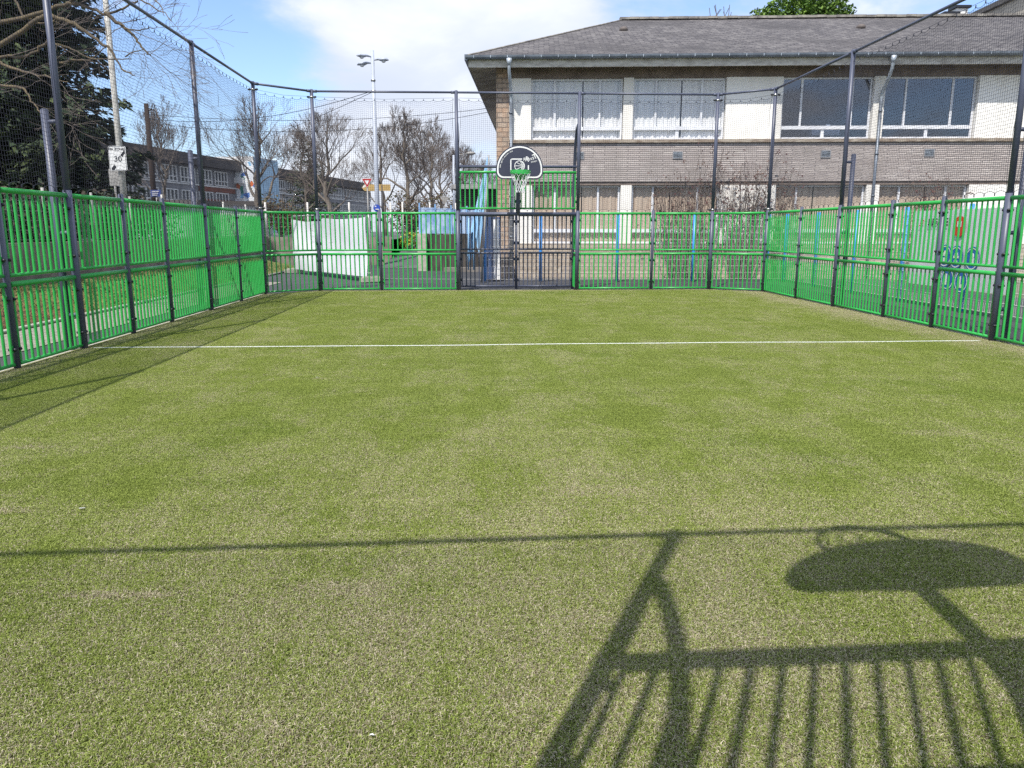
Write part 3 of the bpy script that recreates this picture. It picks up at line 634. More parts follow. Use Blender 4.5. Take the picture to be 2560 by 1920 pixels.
# eaves: gutter, fascia, soffit
g = MB(); zg = ze-.05
prof = [(cos(a)*.085, sin(a)*.10) for a in [pi+pi*i/8 for i in range(9)]]
for i in range(8):
    (a0, b0), (a1, b1) = prof[i], prof[i+1]; g.quad((uL-.06, -ov-.09+a0, zg+b0+.02), (XR+1, -ov-.09+a0, zg+b0+.02), (XR+1, -ov-.09+a1, zg+b1+.02), (uL-.06, -ov-.09+a1, zg+b1+.02), smooth=True)
g.quad((uL-.06, -ov-.175, zg+.02), (XR+1, -ov-.175, zg+.02), (XR+1, -ov-.178, zg+.035), (uL-.06, -ov-.178, zg+.035))
gt = g.build('gutter', ZINC, sb); x = uL+.2
while x < 17.5: g = MB(); g.box((x, -ov-.175, zg-.01), (.016, .012, .07)); g.build('bracket', PZINC, gt); x += .52
g = MB(); g.bx(uL-.09, uL+.0, -ov-.12, YB, ze-.15, ze+.02); g.build('side_fascia', ZINC, sb)
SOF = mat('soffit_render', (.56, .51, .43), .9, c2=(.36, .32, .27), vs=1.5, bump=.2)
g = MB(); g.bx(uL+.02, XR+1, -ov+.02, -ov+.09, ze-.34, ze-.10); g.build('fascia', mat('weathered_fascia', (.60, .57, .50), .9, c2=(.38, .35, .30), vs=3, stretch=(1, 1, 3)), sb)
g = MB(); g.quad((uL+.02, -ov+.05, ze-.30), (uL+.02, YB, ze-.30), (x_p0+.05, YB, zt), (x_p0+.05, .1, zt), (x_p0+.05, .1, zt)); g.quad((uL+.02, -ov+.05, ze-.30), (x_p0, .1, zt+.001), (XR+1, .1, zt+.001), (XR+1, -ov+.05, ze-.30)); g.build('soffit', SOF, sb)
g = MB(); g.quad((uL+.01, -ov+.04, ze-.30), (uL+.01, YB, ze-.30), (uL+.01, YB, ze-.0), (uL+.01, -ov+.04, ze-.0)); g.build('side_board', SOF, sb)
# downpipes
def pipe(px0, px1, label=None):
    xa = fx(px0, 150, -ov-.05); xb = fx(px1, 300, -.14); g = MB()
    g.tube([(xa, -ov-.09, zg-.06), (xa, -ov-.09, zg-.26)], [.10, .05], 12); g.tube([(xa, -ov-.09, zg-.26), (xa, -ov-.06, zg-.42), (xa+(xb-xa)*.6, -.5, zg-.72), (xb, -.16, zg-1.0), (xb, -.13, zg-1.2)], .05, 12, False)
    p = g.build('downpipe', PZINC, sb); g = MB(); g.tube([(xb, -.13, zg-1.2), (xb, -.13, 0)], .05, 12); o = g.build('pipe', ZINC, p)
    for z in (5.2, 3.9, 2.6, 1.3): g = MB(); g.tube([(xb, -.13, z), (xb, -.13, z+.06)], .062, 12); g.build('pipe_collar', ZINC, p)
pipe(1273, 1278); pipe(2232, 2199)
# low wing in the shade, left of the pier
lw = empty('brick_wing', (-2.4, 36, 0), 'low dark brick wing with a flat roof beside the stone pier', 'building', FA)
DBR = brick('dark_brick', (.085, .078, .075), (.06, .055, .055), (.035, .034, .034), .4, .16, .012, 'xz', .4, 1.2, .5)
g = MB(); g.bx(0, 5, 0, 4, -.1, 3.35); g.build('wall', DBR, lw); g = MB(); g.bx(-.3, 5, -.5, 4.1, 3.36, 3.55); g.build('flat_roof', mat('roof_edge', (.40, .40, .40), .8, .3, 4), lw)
g = MB(); g.bx(.1, 1.1, -.03, .02, -.05, 2.6); g.build('doorway', BLACK, lw)

# ---------------------------------------------------------------- ground strips and retaining wall on the left
def xl(xp, y): return xp-.0465*y
def strip(name, xa, xb, y0, y1, za, zb_, m, seg=1, rnd_=0):
    g = MB(); rs = random.Random(4); rows = []
    nx = 1 if not rnd_ else 10; ny = seg
    for j in range(ny+1):
        y = y0+(y1-y0)*j/ny; rows.append([(xl(xa+(xb-xa)*i/nx, y), y, za+(zb_-za)*i/nx+(rs.uniform(-rnd_, rnd_) if 0 < i < nx else 0)) for i in range(nx+1)])
    for j in range(ny):
        for i in range(nx): g.quad(rows[j][i], rows[j+1][i], rows[j+1][i+1], rows[j][i+1], smooth=True)
    return struct(g.build(name, m))
strip('gravel_strip', -7.22, -5.95, -4, 24, -.02, -.02, mat('pale_gravel', (.36, .33, .28), .95, c2=(.16, .14, .12), vs=28, bump=1, bs=60, coord='Object'))
mul = bpy.data.materials.new('mulch'); mul.use_nodes = True; t = NT(mul.node_tree); b = t.n['Principled BSDF']; b.inputs['Roughness'].default_value = .95; p = t.new('ShaderNodeNewGeometry').outputs['Position']
s_ = t.new('ShaderNodeSeparateXYZ'); t.l.new(p, s_.inputs[0]); c1 = t.mix(t.step(t.noise(p, 22, 5, .75), .38, .62), (.045, .022, .012), (.22, .115, .055)); c2 = t.mix(t.step(t.noise(p, 14, 5, .7), .35, .65), (.06, .08, .018), (.22, .24, .07))
t.l.new(t.mix(t.step(t.m('ADD', s_.outputs[1], t.m('MULTIPLY', t.noise(p, 1.0, 5), 4)), 15.0, 18.5), c1, c2), b.inputs[0]); bp = t.new('ShaderNodeBump'); bp.inputs[0].default_value = 1; bp.inputs[1].default_value = .04; t.l.new(t.noise(p, 25, 5, .7), bp.inputs['Height']); t.l.new(bp.outputs[0], b.inputs['Normal'])
strip('planting_bed', -9.2, -7.23, -4, 33, .42, .0, mul, 140, .05)
g = MB(); q = [V((xl(-7.225, y), y)) for y in (-4, 33)]; g.tube([(*q[0], .01), (*q[1], .01)], .035, 4); struct(g.build('bed_edging', CONC))
# dead stems and tufts on the bed
g = MB(); rs = random.Random(9)
for i in range(5200):
    y = rs.uniform(5, 32); u_ = rs.random(); x = xl(-7.35-1.8*u_, y); z = .02+.42*u_; a = rs.uniform(0, 2*pi); L = rs.uniform(.05, .22); p0 = V((x, y, z)); e = V((cos(a), sin(a), rs.uniform(.1, .9)))*L; w_ = V((-sin(a), cos(a), .2))*rs.uniform(.004, .012)
    g.cur = 1 if rs.random() < (.03 if y < 14 else .6) else 0
    g.quad(p0-w_, p0+w_, p0+e+w_*.3, p0+e-w_*.3)
o = struct(g.build('ground_cover', [mat('dry_stems', (.24, .13, .065), .9, .4, 5), mat('bed_grass', (.14, .19, .04), .9, .4, 4)]), 'stuff')
WALLM = mat('retaining_concrete', (.27, .235, .20), .9, c2=(.14, .12, .105), vs=1.6, bump=.35, bs=25)
rw = tag(MB().build('retaining_wall', WALLM), 'stained brown-grey concrete retaining wall behind the left fence', 'wall')
g = MB()
def wallseg(a, b, z0, z1, th_=.25):
    a, b = V(a), V(b); d = (b-a); L = d.length; g.box(((a.x+b.x)/2, (a.y+b.y)/2, (z0+z1)/2), (L, th_, z1-z0), math.atan2(d.y, d.x))
WA, WB, WC = V((xl(-9.35, -4), -4)), V((xl(-9.55, 36), 36)), V((-5.6, 36.6))
wallseg(WA, WB, -.1, 1.28); wallseg(WB, WC, -.1, 1.25); g2 = g.build('x', WALLM); rw.data = g2.data; bpy.data.objects.remove(g2)
rw.data.name = 'retaining_wall'
g = MB()
g.quad((WA.x-.1, WA.y, 1.15), (WB.x-.1, WB.y+.1, 1.15), (-150, 60, 1.15), (-150, -4, 1.15)); g.quad((WB.x-.1, WB.y+.12, 1.15), (-5.7, 36.75, 1.13), (-5.7, 46, 1.15), (-150, 46, 1.15)); g.quad((-150, 46, 1.15), (60, 46, 1.15), (60, 300, 1.15), (-150, 300, 1.15))
g.quad((-5.6, 33, -.02), (-3.7, 33, -.02), (-3.7, 46, 1.14), (-5.6, 46, 1.14)); g.quad((-3.6, 33, -.02), (-2.0, 33, -.02), (-2.0, 46, 1.15), (-3.6, 46, 1.15))
struct(g.build('street', mat('street_asphalt', (.11, .11, .115), .9, .3, .5, bump=.3)))
# painted boundary line on the yard
g = MB(); ll = [gnd(600, 650), gnd(665, 662), gnd(925, 695), gnd(1300, 697)]
for i in range(3):
    a, b = ll[i], ll[i+1]; d = (b-a).normalized(); n_ = V((-d.y, d.x, 0))*.05; g.quad(a-n_+V((0, 0, -.022)), b-n_+V((0, 0, -.022)), b+n_+V((0, 0, -.022)), a+n_+V((0, 0, -.022)))
struct(g.build('road_marking', mat('road_paint', (.55, .55, .53), .8, .3, 8)))

# mesh fences
def meshfence(a, b, z0, z1, label, m, postm, dx=.05, dz=.2, r=.0028, every=2.5, pr=.03, group='welded mesh fences', posts=True, flatpost=False, name='mesh_fence', double=False):
    a, b = V(a), V(b); d = b-a; L = d.length; u = d.normalized(); e = empty(name, (a.x, a.y, z0), label, 'fence', math.atan2(d.y, d.x), group)
    H = z1-z0; n = max(1, round(L/every)); sg = L/n
    for k in range(n):
        g = MB(); x0 = k*sg+.04; x1 = (k+1)*sg-.04; m_ = max(1, round((x1-x0)/dx))
        for i in range(m_+1): x = x0+(x1-x0)*i/m_; g.tube([(x, 0, .04), (x, 0, H-.02)], r, 4, False)
        j = .06
        while j < H:
            g.tube([(x0, -.006, j), (x1, -.006, j)], r*1.25, 4, False)
            if double: g.tube([(x0, .006, j), (x1, .006, j)], r*1.25, 4, False)
            j += dz
        g.build('wire_panel', m, e)
    if posts:
        for k in range(n+1):
            g = MB(); g.tube([(k*sg, .01, 0), (k*sg, .01, H+.05)], pr, 10); g.build('post', postm, e)
    return e
WIRE = mat('white_wire', (.66, .64, .60), .5, .15, 5); GWIRE = mat('grey_wire', (.20, .21, .22), .5, .2, 5); BLUE = mat('bright_blue_paint', (.055, .28, .72), .4, .15, 3); LBLUE = mat('faded_blue_paint', (.18, .36, .66), .6, .35, 2)
GP = mat('grey_post', (.36, .35, .33), .6, .3, 4); WP = mat('white_post', (.68, .66, .62), .6, .2, 3)
meshfence((xl(-9.35, 2), 2), (xl(-9.45, 24), 24), 1.28, 2.40, 'grey wire mesh fence standing on the retaining wall, nearer stretch', GWIRE, GP, dx=.10, every=2.2)
meshfence((xl(-9.45, 24), 24.05), (WB.x, WB.y), 1.28, 2.55, 'grey wire mesh fence on the retaining wall, farther stretch', GWIRE, WP, dx=.10, every=3)
meshfence((WB.x+.05, WB.y), (-5.6, 36.6), 1.25, 2.75, 'mesh fence with white posts on the cross wall behind the tarpaulin', GWIRE, WP, dx=.12, every=2.1, pr=.045)
meshfence((-5.3, 38.5), (-1.6, 41), 1.0, 2.85, 'far mesh fence with white posts right of the lamp mast', GWIRE, WP, dx=.12, every=1.5, pr=.045)
# white mesh fence with blue posts behind the pitch
C1 = (8.45, 24.35)
m1 = meshfence((-.9, 24.05), C1, 0, 1.98, 'white welded mesh fence with bright blue posts between pitch and school', WIRE, BLUE, every=2.3, pr=.045, posts=False, double=True)
for px in (1207, 1351, 1543, 1735, 1923):
    q = at(px, 640, 24.1); g = MB(); x = (V((q.x, q.y))-V((-.9, 24.05))).length; g.tube([(x, -.07, 0), (x, -.07, 2.0)], .048, 12); g.ball((x, -.07, 2.0), .048, 10, 4, (1, 1, .4)); g.build('post', BLUE, m1)
m2 = meshfence(C1, (8.85, 8.0), 0, 1.98, 'white welded mesh fence with blue posts outside the right side of the pitch', WIRE, BLUE, every=2.5, pr=.045, double=True)
# safety banner hung on it
bn = empty('safety_banner', (8.45, 17.0, 0), 'white site safety banner with red and blue round signs, hung on the mesh fence', 'banner', math.atan2(-16.35, .4))
ys0 = at(2285, 600, 16.6); 
def byx(Y): return (24.35-Y)                 # local x along the fence
BM = Matrix.Translation((8.45, 24.35, 0)) @ Matrix.Rotation(math.atan2(-16.35, .4), 4, 'Z'); bn.matrix_world = BM
def bl(px, py):                              # pixel -> local banner coordinates
    o_ = BM.inverted() @ V((0, 0, CH)); d_ = BM.inverted().to_3x3() @ ray(px, py); k = (-.04-o_.y)/d_.y; return o_+d_*k
SHEET = mat('white_sheet', (.70, .71, .73), .55, c2=(.62, .63, .66), vs=2, bump=.4, bs=3)
TL, BL_, = bl(2293, 500), bl(2268, 700); x0 = (TL.x+BL_.x)/2; TR = bl(2538, 490); x1 = TR.x+.25; zt1, zb_1 = 1.93, .42
def sag(x, z): return -.045+.012*sin(3*x)*sin(2.2*z)
g = MB(); N_ = 24
for i in range(N_):
    for j in range(8):
        P4 = [(x0+(x1-x0)*(i+a)/N_, zb_1+(zt1-zb_1)*(j+b)/8) for a, b in ((0, 0), (1, 0), (1, 1), (0, 1))]; g.quad(*[(x, sag(x, z), z) for x, z in P4], smooth=True)
g.build('sheet', SHEET, bn)
def disc(px, py, r, m, rim=None, nm='sign', yo=-.07):
    q = bl(px, py); g = MB(); n = 28; g.quad(*[(q.x+r*cos(2*pi*i/n), yo, q.z+r*sin(2*pi*i/n)) for i in range(n)]); o = g.build(nm, m, bn); return q, o
SB = mat('sign_blue', (.035, .13, .42), .5); SR = mat('sign_red', (.62, .05, .035), .5)
q, o = disc(2402, 566, .20, SR, nm='red_sign'); g = MB(); g.quad(*[(q.x+a, -.074, q.z+b) for a, b in ((-.07, -.01), (.07, -.01), (.07, .10), (-.07, .10))]); g.build('emblem', WHITE, o)
IC = {0: [(-.05, -.13, .05, -.03), (-.08, .0, .08, .07)], 1: [(-.09, -.02, .09, .03), (-.06, -.12, .06, -.06)], 2: [(-.05, -.1, .07, .02)], 3: [(-.07, -.12, -.01, .1), (.02, -.1, .06, .08)], 4: [(-.06, -.12, .0, .1), (.0, -.12, .08, -.05)]}
for i, (px, py) in enumerate(((2366, 640), (2394, 643), (2434, 647), (2372, 697), (2406, 704))):
    q, o = disc(px, py, .225, SB, nm='blue_sign')
    g = MB(); n = 32
    g.ring([(.20*cos(2*pi*k/n), .20*sin(2*pi*k/n)) for k in range(n)], [(.18*cos(2*pi*k/n), .18*sin(2*pi*k/n)) for k in range(n)], 0, Matrix.Translation((q.x, -.074, q.z)) @ Matrix.Rotation(pi/2, 4, 'X')); 
    for a, b, c_, d_ in IC[i]: g.quad((q.x+a, -.074, q.z+b), (q.x+c_, -.074, q.z+b), (q.x+c_, -.074, q.z+d_), (q.x+a, -.074, q.z+d_))
    g.ball((q.x, -.074, q.z+.05), .06, 12, 4, (1, .05, 1)) if i < 3 else None
    g.build('emblem', WHITE, o)
q = bl(2345, 556); text('EIFFAGE', .20, Matrix.Translation((q.x+.05, -.07, q.z)) @ Matrix.Rotation(pi/2, 4, 'X'), BLACK, bn, bold=.002)
g = MB(); q = bl(2308, 557)
for k in range(3): g.quad((q.x-.10+k*.02, -.07, q.z-.07+k*.05), (q.x+.03+k*.02, -.07, q.z-.07+k*.05), (q.x+.05+k*.02, -.07, q.z-.045+k*.05), (q.x-.08+k*.02, -.07, q.z-.045+k*.05))
g.build('emblem', SR, bn)

# ---------------------------------------------------------------- things between pitch and street
# tarpaulin on a mobile fence panel
A, B = gnd(735, 681), gnd(930, 704); d = B-A; L = math.hypot(d.x, d.y)
mf = empty('site_fence_panel', (A.x, A.y, 0), 'mobile site fence panel on grey feet, carrying the white tarpaulin', 'fence panel', math.atan2(d.y, d.x))
GALV = mat('galvanised', (.52, .52, .50), .45, .3, 6, metal=.3)
g = MB(); g.tube([(.05, 0, .1), (.05, 0, 1.9), (.12, 0, 2.02), (.25, 0, 2.05), (L-.25, 0, 2.05), (L-.12, 0, 2.02), (L-.05, 0, 1.9), (L-.05, 0, .1)], .022, 8); g.tube([(.05, 0, .25), (L-.05, 0, .25)], .018, 8); g.build('frame', GALV, mf)
g = MB()
for i in range(34): x = .05+(L-.1)*i/33; g.tube([(x, 0, .25), (x, 0, 2.04)], .002, 3, False)
for i in range(9): g.tube([(.05, 0, .35+.2*i), (L-.05, 0, .35+.2*i)], .002, 3, False)
g.build('wire_panel', GALV, mf)
for x in (.05, L-.05): g = MB(); g.box((x, 0, .06), (.24, .68, .13)); g.box((x, 0, .14), (.16, .5, .04)); g.build('foot', CONC, mf)
tp = MB(); W_, H_ = 44, 26
def tarp(u_, v_):
    x = .22+(L-.42)*u_+.06*(1-v_)*(.5-u_); z = .14+1.80*v_-.11*sin(pi*min(1, u_*2.1))*max(0, v_-.55)*2 - (.10*sin(pi*(u_*2-1)) if u_ > .5 else 0)*max(0, v_-.6)*1.2
    y = -.05-.035*sin(9*u_+2*v_)-.025*sin(23*u_-4*v_)*(.3+v_)-.03*sin(5*v_+3*u_); return (x, y, z)
for i in range(W_):
    for j in range(H_): tp.quad(tarp(i/W_, j/H_), tarp((i+1)/W_, j/H_), tarp((i+1)/W_, (j+1)/H_), tarp(i/W_, (j+1)/H_), smooth=True)
o = tp.build('tarpaulin', mat('white_tarpaulin', (.74, .75, .79), .6, c2=(.66, .67, .72), vs=1.5, bump=.5, bs=7)); o.matrix_world = mf.matrix_basis.copy(); o.location = (A.x, A.y, 0); o.rotation_euler = (0, 0, math.atan2(d.y, d.x)); tag(o, 'creased white tarpaulin hung over the mobile site fence panel', 'tarpaulin')
# low wall with blue railing panels
pw = at(1056, 640, 31); rw2 = empty('ramp_wall', (pw.x, 31, 0), 'dark low wall with pale concrete end pillar below the blue panels', 'wall')
g = MB(); g.bx(-.17, .17, -.15, .25, -.05, 1.42); g.build('end_pillar', CONC, rw2); g = MB(); g.bx(.171, 2.6, .1, .3, -.05, 1.38); g.build('wall', mat('shaded_stained_wall', (.09, .08, .07), .9, .6, 4, stretch=(3, 1, .4)), rw2)  # the wall's shade is put into its dark colour, with streaky stains
g = MB(); g.bx(.9, 2.6, -.8, -.1, -.05, .12); g.build('step', mat('pale_step', (.22, .20, .18), .9, .3, 3), rw2)
bp_ = empty('blue_panel_fence', (pw.x-.1, 31.2, 1.4), 'faded blue boarded railing with pale scribbles above the ramp wall', 'fence')
for k in range(4):
    x = .62*k; g = MB(); g.bx(x-.03, x+.03, -.05, .03, 0, 1.2-.04*k); g.build('post', mat('pale_blue_post', (.25, .45, .75), .5, .2, 4), bp_)
    if k < 4:
        g = MB(); g.bx(x+.035, x+.58, -.01, .01, .02, 1.02-.03*k); g.build('board', mat('scribbled_blue', (.13, .24, .45), .6, c2=(.42, .52, .66), vs=3.2, stretch=(1.5, 1, .7), vdet=7), bp_)
# closed parasol leaning
ap = at(1221, 388, 23.6); ft = at(1204, 700, 23.6)
pa = empty('closed_parasol', (ft.x, ft.y, 0), 'tall closed light blue parasol leaning behind the goal', 'parasol')
g = MB(); g.tube([(0, 0, 0), (ap.x-ft.x, 0, ap.z)], .03, 8); g.build('pole', GP, pa)
LB = mat('pale_blue_cloth', (.36, .58, .78), .8, c2=(.22, .42, .66), vs=4, stretch=(5, 5, .5)); NB = mat('navy_cloth', (.035, .07, .17), .8, .3, 3)
g = MB(); kk = 18; prev = None; top = V((ap.x-ft.x, 0, ap.z-.02))
bot = [V((-.36+.52*((i*7) % kk)/kk*0+ (-.32*cos(2*pi*i/kk)), .20*sin(2*pi*i/kk), 1.02+(.62 if (i//3) % 2 else 0)+.0*i)) for i in range(kk)]
rows = []
for j in range(9):
    v_ = j/8; r_ = []
    for i in range(kk):
        pl = 1+.16*(1 if i % 2 else -1)*min(1, v_*2); a = 2*pi*i/kk; cxm = top.x*(1-v_)+(-.24)*v_; rad = .03+.13*v_**.8
        r_.append(V((cxm+rad*pl*cos(a), rad*.7*pl*sin(a), top.z*(1-v_)+v_*(1.05+.45*sin(a*1.5+1)))))
    rows.append(r_)
for j in range(8):
    for i in range(kk): g.quad(rows[j][i], rows[j][(i+1) % kk], rows[j+1][(i+1) % kk], rows[j+1][i])
g.build('canopy', LB, pa); g = MB()
for sx in (-.36, -.20): g.tube([(sx, -.12, 1.9), (sx-.02, -.13, 1.2), (sx-.03, -.12, .38)], [(.02, .10), (.02, .07), (.02, .065)], 6)
g.build('strap', LB, pa)
n_ = at(1232, 620, 25.0); bx_ = empty('folded_gym_mat', (n_.x, 25.0, 0), 'navy folded mats standing upright behind the mesh fence left of the pier', 'mat'); g = MB()
for k in range(2): g.bx(-.22+.24*k, 0+.24*k, -.1, .3, 0, 1.95)
g.build('mat_panel', NB, bx_)
n_ = at(1243, 620, 24.4); g = MB(); g.box((0, 0, .95), (.17, .04, 1.85)); o = g.build('white_board', WHITE); o.location = (n_.x, 24.4, 0); o.rotation_euler = (R(-3), R(-1.2), 0); tag(o, 'narrow white board leaning upright next to the navy mats', 'board')

# ---------------------------------------------------------------- far grey school block (local: x along facade going away, y towards us negative)
q0 = at(250, 560, 78); FAZ = math.atan2(.986, .166); fb = empty('grey_school_block', (q0.x, q0.y, 1.1), 'long grey block with white window frames and dark flat roof, far behind the bare trees', 'building', FAZ)
GRW = mat('grey_cladding', (.21, .21, .22), .8, .25, .4); FRM = mat('far_frame', (.62, .62, .60), .7, .2, 1); ROOFD = mat('dark_roof_edge', (.085, .075, .07), .9, .3, .5); REDB = mat('red_brick', (.20, .075, .050), .9, .3, 1); FGL = mat('far_glass', (.055, .06, .07), .15)
L1, L2, TX0, TX1 = 27., 78., 27.0, 34.0
for xa, xb in ((-12, L1), (TX1, L2)):
    g = MB(); g.bx(xa, xb, -10, 0, 0, 8.2); g.build('wall', GRW, fb); g = MB(); g.bx(xa-.3, xb+(.0 if xb == L1 else .3), -11, .9, 8.0, 9.25); g.build('flat_roof', ROOFD, fb)
    for fl, zc in enumerate((1.4, 4.15, 6.75)):
        g = MB(); g.bx(xa, xb, .005, .12, zc-1.02, zc-.86); g.build('string_course', FRM, fb); x = xa+.4
        while x < xb-2.8:
            f = MB(); w_, h_ = 2.9, 1.65; zz = zc-.75
            for k in range(5): f.bx(x+w_*k/4-.07, x+w_*k/4+.07, .0, .16, zz, zz+h_)
            for zz2 in (zz, zz+.5, zz+h_): f.bx(x-.07, x+w_+.07, .0, .161, zz2-.06, zz2+.06)
            o = f.build('window', FRM, fb); f = MB(); f.quad((x, .02, zz), (x+w_, .02, zz), (x+w_, .02, zz+h_), (x, .02, zz+h_)); f.build('pane', FGL, o); x += 3.7
g = MB(); g.bx(L1-9, L1-.5, .002, .10, 3.15, 4.95-.7+0); g.bx(L1-9, L1-.5, .002, .10, 5.15, 5.75); g.build('brick_panel', REDB, fb)
for z in (1.2, 3.9, 6.5): g = MB(); g.bx(L1-.5, L1+.2, .0, 1.2, z, z+.7); g.build('balcony', WHITE, fb)
g = MB(); g.bx(TX0, TX1, -9, 2.6, 0, 9.9); g.build('stair_tower', WHITE, fb)
mur = bpy.data.materials.new('mural'); mur.use_nodes = True; t = NT(mur.node_tree); b = t.n['Principled BSDF']; b.inputs['Roughness'].default_value = .7; oc = t.new('ShaderNodeTexCoord').outputs['Object']
vo = t.new('ShaderNodeTexVoronoi'); t.l.new(oc, vo.inputs['Vector']); vo.inputs['Scale'].default_value = 1.5; cr = t.new('ShaderNodeValToRGB'); cr.color_ramp.interpolation = 'CONSTANT'
sv = t.new('ShaderNodeSeparateColor'); t.l.new(vo.outputs['Color'], sv.inputs[0]); oz = t.new('ShaderNodeSeparateXYZ'); t.l.new(oc, oz.inputs[0]); t.l.new(t.m('ADD', t.m('MULTIPLY', sv.outputs[0], .95), t.m('MULTIPLY', t.m('SUBTRACT', 9, oz.outputs[2]), -.012)), cr.inputs[0])
for i, (p_, c_) in enumerate(((0, (.78, .80, .80)), (.42, (.09, .20, .52)), (.56, (.70, .74, .78)), (.68, (.62, .16, .05)), (.74, (.25, .50, .72)), (.86, (.06, .25, .20)), (.93, (.72, .62, .2)))):
    el = cr.color_ramp.elements[i] if i < 2 else cr.color_ramp.elements.new(p_); el.position = p_; el.color = (*c_, 1)
t.l.new(cr.outputs[0], b.inputs[0]); g = MB(); g.quad((TX0-.03, 2.6, .2), (TX0-.03, -1.0, .2), (TX0-.03, -1.0, 9.2), (TX0-.03, 2.6, 9.2)); g.build('mural', mur, fb)
g = MB(); g.quad((TX0, 2.63, .2), (TX0+6.9, 2.63, .2), (TX0+6.9, 2.63, 9.8), (TX0, 2.63, 9.8)); g.build('side_panel', mat('pale_blue_panel', (.35, .52, .66), .7, .3, 1), fb)
g = MB(); g.bx(40, 42, -5, -3, 9.25, 10.1); g.build('chimney', WHITE, fb)
FLIP = Matrix.Diagonal((1, -1, 1, 1))
for o in [c for c in fb.children_recursive]: o.data.transform(FLIP); o.data.flip_normals()
# low buildings by the street
def low(label, px0, px1, pytop, Y, zb, wallm, roofm, name='low_building', th_=.35):
    a, b = at(px0, pytop, Y), at(px1, pytop, Y); e = empty(name, (a.x, Y, zb), label, 'building'); W = b.x-a.x; H = a.z-zb
    g = MB(); g.bx(.2, W-.2, 0, 4, 0, H-th_); g.build('wall', wallm, e); g = MB(); g.bx(0, W, -.4, 4.3, H-th_+.002, H); g.build('flat_roof', roofm, e)
    k = max(1, int(W/3))
    for i in range(k): g = MB(); x = .6+i*(W-1)/k; g.bx(x, x+1.4, -.05, .0, .3, H-.9); g.build('window', FRM, e); 
    return e
low('low pale grey building behind the left mesh fence, below the bare tree', 245, 500, 500, 52, 1.0, mat('pale_grey_wall', (.42, .43, .46), .8, .15, 1), ROOFD)
low('low white pavilion with thin dark flat roof before the mural', 512, 645, 503, 62, 1.0, WHITE, ROOFD)
# tall beige building beyond the roof, top right
bb = empty('beige_apartment_block', (33.4, 61.5, 0), 'tall beige rendered building showing above the school roof, top right corner', 'building'); BEI = mat('beige_render', (.50, .45, .37), .85, .2, .4)
g = MB(); g.bx(0, 14, -26, 0, 0, 16.6); g.build('wall', BEI, bb); g = MB(); g.bx(-.25, 14, -26, .25, 16.62, 16.95); g.build('eaves', mat('brown_eaves', (.13, .12, .11), .8, .3, 1), bb)
for y in (-2.6, -6.3, -10.5): f = MB(); f.bx(-.06, .02, y-1.1, y, 13.6, 15.2); o = f.build('window', WHITE, bb); f = MB(); f.bx(-.08, -.061, y-.62, y-.1, 13.7, 15.1); f.build('pane', FGL, o)
for px, py, h_ in ((2399, 24, 2.2), (2371, 40, 2)):
    q = at(px, py, 58); g = MB(); g.box((0, 0, -h_), (.8, .7, 2*h_)); e = empty('chimney_stack', (q.x, q.y, q.z), 'white chimney with dark cap, '+('right and taller' if px > 2380 else 'left and lower')+' of the two above the ridge', 'chimney', group='chimneys above the ridge')
    g.build('stack', WHITE, e); g = MB(); g.box((0, 0, .1), (1.1, 1.0, .16)); g.build('cap', BLACK, e)

# ---------------------------------------------------------------- trees
BARK = mat('bark', (.12, .10, .082), .95, c2=(.20, .17, .135), vs=2.5, bump=.5, bs=20); TWIG = mat('twig', (.17, .14, .12), .9, .3, 3)
def grow(gT, gC, p, d, L, r, lv, rs, spread, up, minr, kids=(2, 3), pr=.40):
    n = 4 if lv > 0 else 3; pts = [p]; cur = p.copy(); dd = d.copy()
    for i in range(n):
        dd = (dd+V((rs.gauss(0, .13), rs.gauss(0, .13), rs.gauss(0, .09)+up*.10))).normalized(); cur = cur+dd*(L/n); pts.append(cur.copy())
    r1 = max(minr, r*.62); rs_ = [r+(r1-r)*i/n for i in range(n+1)]
    (gT if lv >= 4 else gC).tube(pts, rs_, 6 if r > .06 else (4 if r > .02 else 3), False)
    if lv <= 0: return
    for i in range(1, n+1):
        k = rs.randint(*kids) if i == n else (1 if rs.random() < pr else 0)
        for j in range(k):
            a = rs.uniform(0, 2*pi); ax = dd.orthogonal().normalized(); ax.rotate(Matrix.Rotation(a, 3, dd)); an = rs.uniform(.3, .85)*spread*(1 if i < n else .8)
            nd = dd.copy(); nd.rotate(Matrix.Rotation(an, 3, ax)); nd = (nd+V((0, 0, up*.25))).normalized()
            grow(gT, gC, pts[i], nd, L*rs.uniform(.6, .82), rs_[i]*rs.uniform(.5, .72), lv-1, rs, spread, up, minr, kids, pr)
